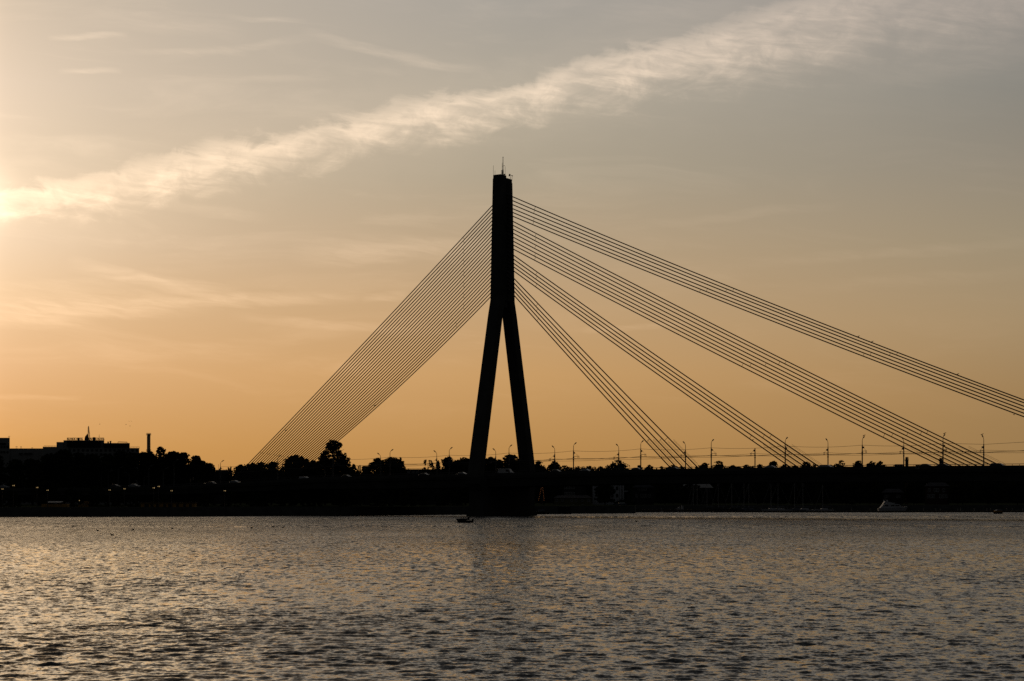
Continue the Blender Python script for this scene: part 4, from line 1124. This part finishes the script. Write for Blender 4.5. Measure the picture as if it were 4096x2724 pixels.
def street_mast(px, yt, Y, lab):
    pass
sm0 = None
for px, yt, yb, lab in [(4, 1895, 1958, 'thin street mast at the very left edge'), (46, 1888, 1960, 'thin street mast second from the left edge'), (91, 1882, 1960, 'thin street mast third from the left edge'), (406, 1868, 1945, 'street mast under the right half of the hotel'), (433, 1882, 1945, 'street mast right of the one under the hotel'), (473, 1868, 1942, 'street mast left of the car with the bright roof'),
                        (517, 1890, 1948, 'short street mast behind the car with the bright roof'), (576, 1906, 1946, 'short street mast right of the car with the bright roof'), (595, 1860, 1946, 'street mast below the slim tall chimney'), (653, 1872, 1942, 'street mast below the tall tree right of the chimney'), (696, 1838, 1940, 'tall street mast in front of the dense tree row'),
                        (944, 1897, 1970, 'dark mast rising from the bank behind the silver car'), (1300, 1860, 1906, 'mast in front of the tallest tree, left of its trunk')]:
    s = s_at(px, 11); p = wpt(s, 11, zroad(s)); Yp = p.y; h = WZ(yt, Yp) - p.z
    if sm0 is None: sm0 = make_post(8, bracket=False, flood=False, name='street_mast'); o = sm0; o.location = p
    else: o = dup(sm0, p)
    o.scale = (1, 1, max(h, 3) / 8); o.rotation_euler = (0, 0, R.choice([0, math.pi])); tag(o, lab, 'mast', 'street masts along the left approach road')
ts = thing('traffic_signal', 'traffic signal beside the left ramp, left of the dark car with a headlight', 'traffic signal', tuple(wpt(s_at(762, -11), -11, zroad(s_at(762, -11)))))
k = MB(); k.tube([(0, 0, 0), (0, 0, 3.0)], .07); k.tube([(0, 0, 3.0), (.9, 0, 3.1)], .05); k.build('pole', M['metal'], ts)
for x, z in ((0, 2.2), (.9, 2.8)):
    k = MB(); k.box((x, -.1, z), (.34, .3, .95)); hd = k.build('signal_head', M['metal'], ts)
    k = MB(); 
    for dz_ in (-.28, 0, .28): k.tube([(x, -.25, z + dz_), (x, -.29, z + dz_)], .1, 8)
    k.build('lens', M['ochre'], hd)

kz = thing('pavilion', 'long low ochre pavilion with dark openings on the promenade', 'pavilion', (WX(670, 526), 528, 2.7))
Lh = (790 - 574) / 2 * 526 / F
k = MB(); k.box((0, 0, .75), (2 * Lh, 3, 1.5)); k.build('wall', M['ochre'], kz)
k = MB(); k.box((0, 0, 1.6), (2 * Lh + .6, 3.8, .18)); k.build('roof', M['brown'], kz)
for x in (-6.6, -5.0, -3.2, -1.0, .8, 3.0, 5.2, 7.0):
    k = MB(); k.box((x, -1.52, .65), (.8 if int(x) % 2 else 1.3, .1, 1.1)); k.build('opening', M['glass'], kz)
kk = thing('kiosk', 'small orange kiosk with a pale awning on the far-left promenade', 'kiosk', (WX(215, 526), 528, 2.7))
k = MB(); k.box((0, 0, .6), (8.2, 2, 1.1)); k.build('counter', M['ochre'], kk)
k = MB(); k.add([(-2.3, -1.6, 1.6), (2.2, -1.6, 1.6), (2.2, 1, 2.0), (-2.3, 1, 2.0)], [(0, 1, 2, 3)]); k.build('awning', M['trim'], kk)
k = MB()
for x in (-2.2, 2.1):
    for y in (-1.5, .9): k.tube([(x, y, 0), (x, y, 1.7)], .05)
k.build('awning_post', M['metal'], kk)
fs = thing('flowering_shrub', 'small ochre-leaved shrub beside the single bright lamp', 'shrub', (WX(328, 525), 526, 2.7))
quad_mesh('foliage', leaf_quads([(x, 0, z) for x, z in ((-.8, .5), (0, .9), (.8, 1.5), (1.2, .6), (.4, .4), (1.4, 1.6))], np.full(6, .6), np.full(6, 60), .14, np.random.default_rng(5)), M['ochre'], fs)
k = MB(); k.tube([(0, 0, 0), (.3, 0, 1.2)], .06); k.build('stem', M['bark'], fs)

# ----------------------------------------------------------------------------
# boats and pontoons
# ----------------------------------------------------------------------------
def hull(mb, L, Wd, hb, hs, draft=.3, rake=.9, n=9):
    """bow towards -x"""
    rg_ = []
    for i in range(n + 1):
        t_ = i / n; x = -L / 2 + L * t_
        wd_ = Wd / 2 * min(1, (t_ * 2.2) ** .6 + .02); zt_ = lerp(hb, hs, min(1, t_ * 1.4))
        xb = x + rake * (1 - t_) ** 2
        rg_.append([(x, -wd_, zt_), (lerp(x, xb, .6), -wd_ * .85, zt_ * .35), (xb, -wd_ * .55, -draft), (xb, wd_ * .55, -draft), (lerp(x, xb, .6), wd_ * .85, zt_ * .35), (x, wd_, zt_)])
    mb.loft(rg_); return mb
mbt = thing('motorboat', 'small dark cabin motorboat crossing the open river below the pylon', 'boat', (WX(1858, 378), 378, 0))
k = MB(); hull(k, 3.95, 1.6, .95, .5, .3, .7); k.build('hull', M['hull_dark'], mbt)
k = MB(); k.tube([(-1.95, 0, .95), (-1.9, 0, 1.12), (-.9, -.6, .98)], .03); k.tube([(-1.9, 0, 1.12), (-.9, .6, .98)], .03); k.tube([(-1.92, 0, .9), (-1.92, 0, 1.16)], .035); k.build('bow_rail', M['metal'], mbt)
k = MB(); k.box((-.05, 0, .78), (2.0, 1.3, .32)); k.box((.95, 0, .95), (.35, 1.25, .6)); k.build('cabin', M['hull_dark'], mbt)
k = MB()
for x in (-.62, -.2, .28, .62, .95): k.box((x, -.55, 1.12), (.08, .06, .42)); k.box((x, .55, 1.12), (.08, .06, .42))
k.box((.12, 0, 1.33), (1.7, 1.3, .05)); k.build('wheelhouse_frame', M['hull_dark'], mbt)
k = MB(); k.box((1.85, 0, .62), (.4, .35, .5)); k.build('outboard_motor', M['hull_dark'], mbt)

cb_ = thing('covered_boat', 'dark boxy boat with a pale canopy roof near the right edge of the river', 'boat', (WX(3990, 630), 630, 0))
k = MB(); hull(k, 3.4, 1.9, .7, .6, .3, .4); k.build('hull', M['hull_dark'], cb_)
k = MB(); k.prism([(-1.2, .5), (-1.15, 1.25), (1.45, 1.2), (1.6, .5)], -.8, .8); k.build('cabin', M['ochre'], cb_)
k = MB(); k.prism([(-.9, 1.26), (-.2, 1.5), (1.55, 1.45), (1.6, 1.22)], -.95, .95); k.build('canopy', M['white'], cb_)

YY = 722.0
yt = thing('motor_yacht', 'large white motor yacht with flybridge moored under the bridge at right', 'yacht', (WX(3560, YY), YY - 6, .0)); yt.rotation_euler = (0, 0, math.pi)
k = MB(); hull(k, 12.6, 3.8, 2.4, 1.7, .5, 1.6, 12); k.build('hull', M['white'], yt)
k = MB(); k.prism([(-3.4, 2.0), (-2.4, 3.3), (.4, 3.6), (4.4, 3.3), (5.6, 1.9), (5.6, 1.7), (-3.4, 1.7)], -1.5, 1.5); cab = k.build('cabin', M['white'], yt)
for x0, x1 in ((-2.3, -.6), (-.2, 1.2), (2.4, 3.9)):
    k = MB(); k.box(((x0 + x1) / 2, 1.52, 2.75), (x1 - x0, .04, .5)); k.build('cabin_window', M['glass'], cab)
k = MB(); k.prism([(.2, 3.55), (-1.0, 3.85), (.6, 4.0), (3.0, 4.6), (3.6, 4.6), (4.2, 3.85), (4.4, 3.4)], -1.3, 1.3); k.build('flybridge', M['white'], yt)
k = MB(); k.tube([(3.4, 0, 4.5), (3.4, 0, 5.8)], .05); k.ball((4.0, 0, 4.85), .32); k.ball((2.5, 0, 4.8), .34); k.build('radar_dome', M['white'], yt)
k = MB(); k.tube([(-6.2, 0, 2.4), (-5.6, -.9, 3.0), (-3.6, -1.6, 2.9)], .04); k.tube([(-6.2, 0, 2.4), (-5.6, .9, 3.0), (-3.6, 1.6, 2.9)], .04); k.build('bow_rail', M['metal'], yt)

def sailboat(px, ym, hullL, lab, rz=0, Y=722.0, hm='white', stay=True):
    t_ = thing('sailboat', lab, 'sailboat', (WX(px, Y), Y - 4, 0), rz, 'sailboats moored under the bridge')
    mh = WZ(ym, Y - 4); mh = max(mh, 9)
    k = MB(); hull(k, hullL, 2.5, 1.35, 1.0, .4, 1.0); k.build('hull', M[hm], t_)
    k = MB(); k.prism([(-hullL * .22, .95), (-hullL * .14, 1.65), (hullL * .16, 1.6), (hullL * .2, .95)], -.8, .8); k.build('cabin', M[hm], t_)
    k = MB(); k.tube([(-hullL * .08, 0, 1), (-hullL * .08, 0, mh)], [.09, .06], 6); ms = k.build('mast', M['trim'], t_)
    k = MB(); k.tube([(-hullL * .08, 0, mh), (-hullL * .48, 0, 1.3)], .035, 4); k.tube([(-hullL * .08, 0, mh), (hullL * .48, 0, 1.1)], .02, 4)
    for z in (.45, .72): k.tube([(-hullL * .08, -.7, mh * z), (-hullL * .08, .7, mh * z)], .03, 4)
    k.build('rigging', M['trim'], ms)
    k = MB(); k.tube([(-hullL * .06, 0, 2.2), (hullL * .34, 0, 2.15)], [.15, .1], 6); k.build('furled_sail', M['sail'], t_)
    remember(t_)
    return t_
for px, ym, L, lab, hm in [(2774, 1926, 7, 'leftmost moored sailboat, its mast seen against the grey roof', 'hull_dark'), (2790, 1922, 7.5, 'second moored sailboat from the left, mast against the grey roof', 'hull_dark'), (2829, 1932, 7, 'sailboat with a slanting forestay right of the grey roof', 'hull_dark'), (2874, 1926, 7.5, 'sailboat with a furled flag halfway up its mast', 'hull_dark'),
                            (2929, 1930, 9, 'sailboat with a long slanting stay left of the middle moorings', 'hull_dark'), (2977, 1928, 8, 'low dim sailboat left of the white pair, left mast', 'sail'), (2996, 1932, 8, 'low dim sailboat left of the white pair, right mast', 'sail'), (3086, 1926, 10.5, 'white sailboat with the slanting gold forestay, left of the pair', 'white'),
                            (3114, 1926, 10.5, 'white sailboat with an open cockpit frame, right of the pair', 'white'), (3178, 1926, 8, 'grey sailboat just right of the white pair', 'sail'), (3212, 1926, 9, 'low white sailboat between the pair and the last sailboat', 'white'), (3290, 1940, 8, 'last sailboat on the right, with a pale sprayhood', 'white')]:
    sailboat(px, ym, L, lab, hm=hm)
def cruiser(px, L, lab, py=2049, Y=712.0, rz=0):
    t_ = thing('motor_cruiser', lab, 'boat', (WX(px, Y), Y - 3, 0), rz, 'small motor boats at the jetty')
    k = MB(); hull(k, L, 1.9, .95, .75, .3, .9); k.build('hull', M['white'], t_)
    k = MB(); k.prism([(-L * .25, .8), (-L * .12, 1.5), (L * .12, 1.55), (L * .2, .8)], -.7, .7); c_ = k.build('cabin', M['white'], t_)
    k = MB(); k.prism([(-L * .16, 1.05), (-L * .1, 1.42), (L * .08, 1.44), (L * .1, 1.05)], -.73, -.705); k.build('cabin_window', M['glass'], c_)
    return t_
cruiser(2600, 5.2, 'small white motor boat with raised bow at the left end of the jetty'); cruiser(2640, 3.2, 'tiny grey boat just right of the raised-bow boat')
wb_ = thing('fishing_boat', 'white blunt-bowed boat with a tall wheelhouse at the jetty', 'boat', (WX(2715, 712), 708, .6))
k = MB(); hull(k, 3.3, 1.8, 1.2, .8, .4, .5); k.build('hull', M['white'], wb_)
k = MB(); k.prism([(-.9, .9), (-.6, 1.6), (.1, 1.7), (.15, .9)], -.7, .7); k.build('cabin', M['white'], wb_)
k = MB(); k.box((1.1, 0, 1.2), (.75, 1.3, 1.7)); k.tube([(.8, 0, 2.0), (.8, 0, 2.6)], .04); k.build('wheelhouse', M['white'], wb_)
ub = thing('upturned_boat', 'white boat with a long low roof lying on the bank left of the jetty', 'boat', (WX(2481, 690), 690, 2.9))
k = MB(); hull(k, 5.4, 1.8, .9, .7, .0, .6); k.build('hull', M['sail'], ub)
k = MB(); k.box((.6, 0, 1.0), (2.6, 1.5, .35)); k.build('cabin_roof', M['white'], ub)
fm = thing('festooned_boat', 'dim boat under a mast hung with two strings of small red bulbs', 'boat', (WX(2168, 604), 606, 0))
k = MB(); hull(k, 5.0, 2.0, 1.0, .8, .3, .8); k.build('hull', M['hull_dark'], fm)
k = MB(); k.prism([(-1.5, 1.0), (-1.3, 1.65), (.9, 1.75), (1.2, 1.0)], -.7, .7); k.build('canopy', M['sail'], fm)
zt2 = WZ(1950, 606); k = MB(); k.tube([(.1, 0, .8), (.1, 0, zt2 + .4)], .07, 6); k.build('mast', M['metal'], fm)
for (xa, za, xb, zb2, n) in ((.1 - .35, zt2 - .2, -1.2, WZ(2000, 606), 8), (.25, zt2, .75, WZ(2001, 606), 9)):
    k = MB(); k.tube([(xa, 0, za), (lerp(xa, xb, .5) + .08, 0, lerp(za, zb2, .5)), (xb, 0, zb2)], .015, 4); sg_ = k.build('light_string', M['metal'], fm)
    for j in range(n):
        k = MB(); t_ = j / (n - 1); k.ball((lerp(xa, xb, t_) + .08 * 4 * t_ * (1 - t_), 0, lerp(za, zb2, t_)), .075, 6, 5); k.build('bulb', M['redlamp'], sg_)
jt = thing('jetty', 'low dark timber jetty on thin piles at the far shore, water showing beneath', 'jetty', (WX(2700, 690), 690, 0))
Lj = (2853 - 2545) * 690 / F
k = MB(); k.box((0, 0, .95), (Lj, 2.5, .5)); k.build('platform', M['brown'], jt)
for i, x in enumerate(np.linspace(-Lj / 2 + .4, Lj / 2 - 1, 15)):
    k = MB(); k.tube([(x, -.9, -2), (x + R.uniform(-.1, .1), -.9, .8 + R.choice([0, 0, .5]))], .12 + .05 * (i % 3), 6); k.build('pile', M['brown'], jt)
pt = thing('pontoon', 'long floating pontoon of the marina with short mooring posts', 'pontoon', (WX(3400, 700), 700, 0))
Lp = (4300 - 2853) * 700 / F
k = MB(); k.box((Lp * -.0 + (WX(3576, 700) - WX(3400, 700)), 0, .15), (Lp, 2.4, .9)); k.build('platform', M['brown'], pt)
for px in (3045, 3060, 3330, 3405, 3480, 3693, 3742, 3760, 3830, 3841, 3896, 3946, 3960, 4026, 4048, 4090):
    k = MB(); k.box((WX(px, 700) - WX(3400, 700), -.6, 1.0), (.3, .3, 1.6)); k.build('mooring_post', M['wall_grey'], pt)

ns_ = thing('navigation_sign', 'small pale square sign hung on the near side of the deck at right', 'sign', tuple(wpt(s_at(3670, NE - .2), NE - .2, 0)), -TH)
zs0, zs1 = WZ(1877, depth(s_at(3670, NE), NE)), WZ(1861, depth(s_at(3670, NE), NE))
k = MB(); k.box((0, 0, (zs0 + zs1) / 2), (1.05, .08, zs1 - zs0)); k.build('board', M['wall_grey'], ns_)
k = MB(); k.box((0, -.05, (zs0 + zs1) / 2), (.5, .03, .5)); k.box((0, -.05, zs1 - .12), (1.05, .03, .16)); k.build('symbol', M['hull_dark'], ns_)
k = MB(); k.box((0, .05, zs1 + .12), (1.6, .3, .22)); k.build('bracket', M['metal'], ns_)

# ----------------------------------------------------------------------------
# birds
# ----------------------------------------------------------------------------
def bird_mesh(kind):
    k = MB()
    if kind == 'fly':
        k.tube([(-.28, 0, -.03), (-.15, 0, 0), (.1, 0, .02), (.24, 0, .04), (.33, 0, .03)], [.02, .07, .075, .045, .012], 7)
        for sg in (-1, 1):
            k.add([(.1, 0, .04), (.14, sg * .3, .24), (-.02, sg * .32, .22), (-.12, 0, .03), (-.02, sg * .66, .20), (-.14, sg * .64, .18)], [(0, 1, 2, 3), (1, 4, 5, 2)])
    elif kind == 'perch':
        k.tube([(-.34, 0, .02), (-.16, 0, .09), (.04, 0, .15), (.15, 0, .22), (.24, 0, .24), (.33, 0, .22)], [.02, .075, .085, .055, .05, .01], 7)
        k.tube([(0, .03, .1), (0, .03, 0)], .012, 4); k.tube([(0, -.03, .1), (0, -.03, 0)], .012, 4)
    else:
        k.tube([(-.3, 0, .1), (-.16, 0, .05), (.1, 0, .06), (.2, 0, .14), (.24, 0, .26), (.38, 0, .25)], [.02, .11, .12, .06, .05, .01], 7)
    return k
BG = {}
def bird(kind, p, lab, grp, rz=0.0, sc=1.0):
    nm = {'fly': 'flying_bird', 'perch': 'perched_bird', 'swim': 'floating_bird'}[kind]
    if kind not in BG: BG[kind] = bird_mesh(kind).build(nm, M['feather']); o = BG[kind]
    else: o = BG[kind].copy(); col.objects.link(o)
    o.location = p; o.rotation_euler = (0, 0, rz); o.scale = (sc,) * 3; tag(o, lab, 'bird', grp)
bird('fly', P(2545, 2086, 395), 'gull with raised wings flying just above the water right of the pylon', 'flying birds', .6, 1.25)
for i, (px, py, lab) in enumerate([(399, 1697, 'speck of a bird in the orange sky above the hotel'), (504, 1698, 'lowest left speck of a bird left of the slim chimney top'), (516, 1686, 'upper left one of two bird specks left of the slim chimney'), (525, 1686, 'upper right one of two bird specks left of the slim chimney'), (520, 1704.5, 'lowest bird speck left of the slim chimney'),
                                   (4056, 1659, 'bird flying just under the longest cables at the right edge')]):
    bird('fly', P(px, py, 700 if i < 5 else 430), lab, 'flying birds', i * .7, .8)
for (s, z, h, o), lab in ((np_[10], 'bird perched on the lamp head right of the crisp round tree'), (np_[11], 'bird perched on the lamp head beside the right-hand chimney'), (fp_[9], 'bird perched on the rightmost lamp head, which points left')):
    w = -12.6 if o in [q[3] for q in np_] else 12.6; sg = 1 if w < 0 else -1
    bird('perch', wpt(s, w + sg * 1.55, z + h * 1.012), lab, 'birds perched on lamps and cables', -TH, 1.35)
for ci, px, lab in ((g1_[0], 3434, 'left bird perched on the topmost right-hand cable'), (g1_[0], 3489, 'middle bird perched on the topmost right-hand cable'), (g1_[0], 3831, 'right bird perched on the topmost right-hand cable, near the edge'), (g3_[4], 3011, 'bird perched low on the lowest middle cable'), (lf_[23], 1499, 'bird perched near the middle of the lower left cables'), (lf_[2], 1143, 'bird perched low on the outer left cables')):
    s = s_at(px); bird('perch', wpt(s, 0, float(np.polyval(cables[ci][0], s)) + .16), lab, 'birds perched on lamps and cables', -TH, 1.3)
for px, py, lab in [(391, 2124, 'floating bird on the river below the hotel'), (449, 2142, 'nearest floating bird at the left of the river'), (530, 2122, 'floating bird on the river below the slim chimney'), (689, 2115, 'floating bird below the dense tree row'), (1006, 2113, 'faint floating bird below the outermost left cables'),
                    (1092, 2109, 'floating bird just left of the darkest floating bird'), (1133, 2111, 'darkest floating bird below the domed tree'), (1240, 2106, 'faint floating bird right of the darkest floating bird')]:
    Y = H * F / (py - HY); bird('swim', (WX(px, Y), Y, .02), lab, 'birds floating on the river', R.uniform(-.6, .6) + (math.pi if R.random() < .5 else 0), .95)
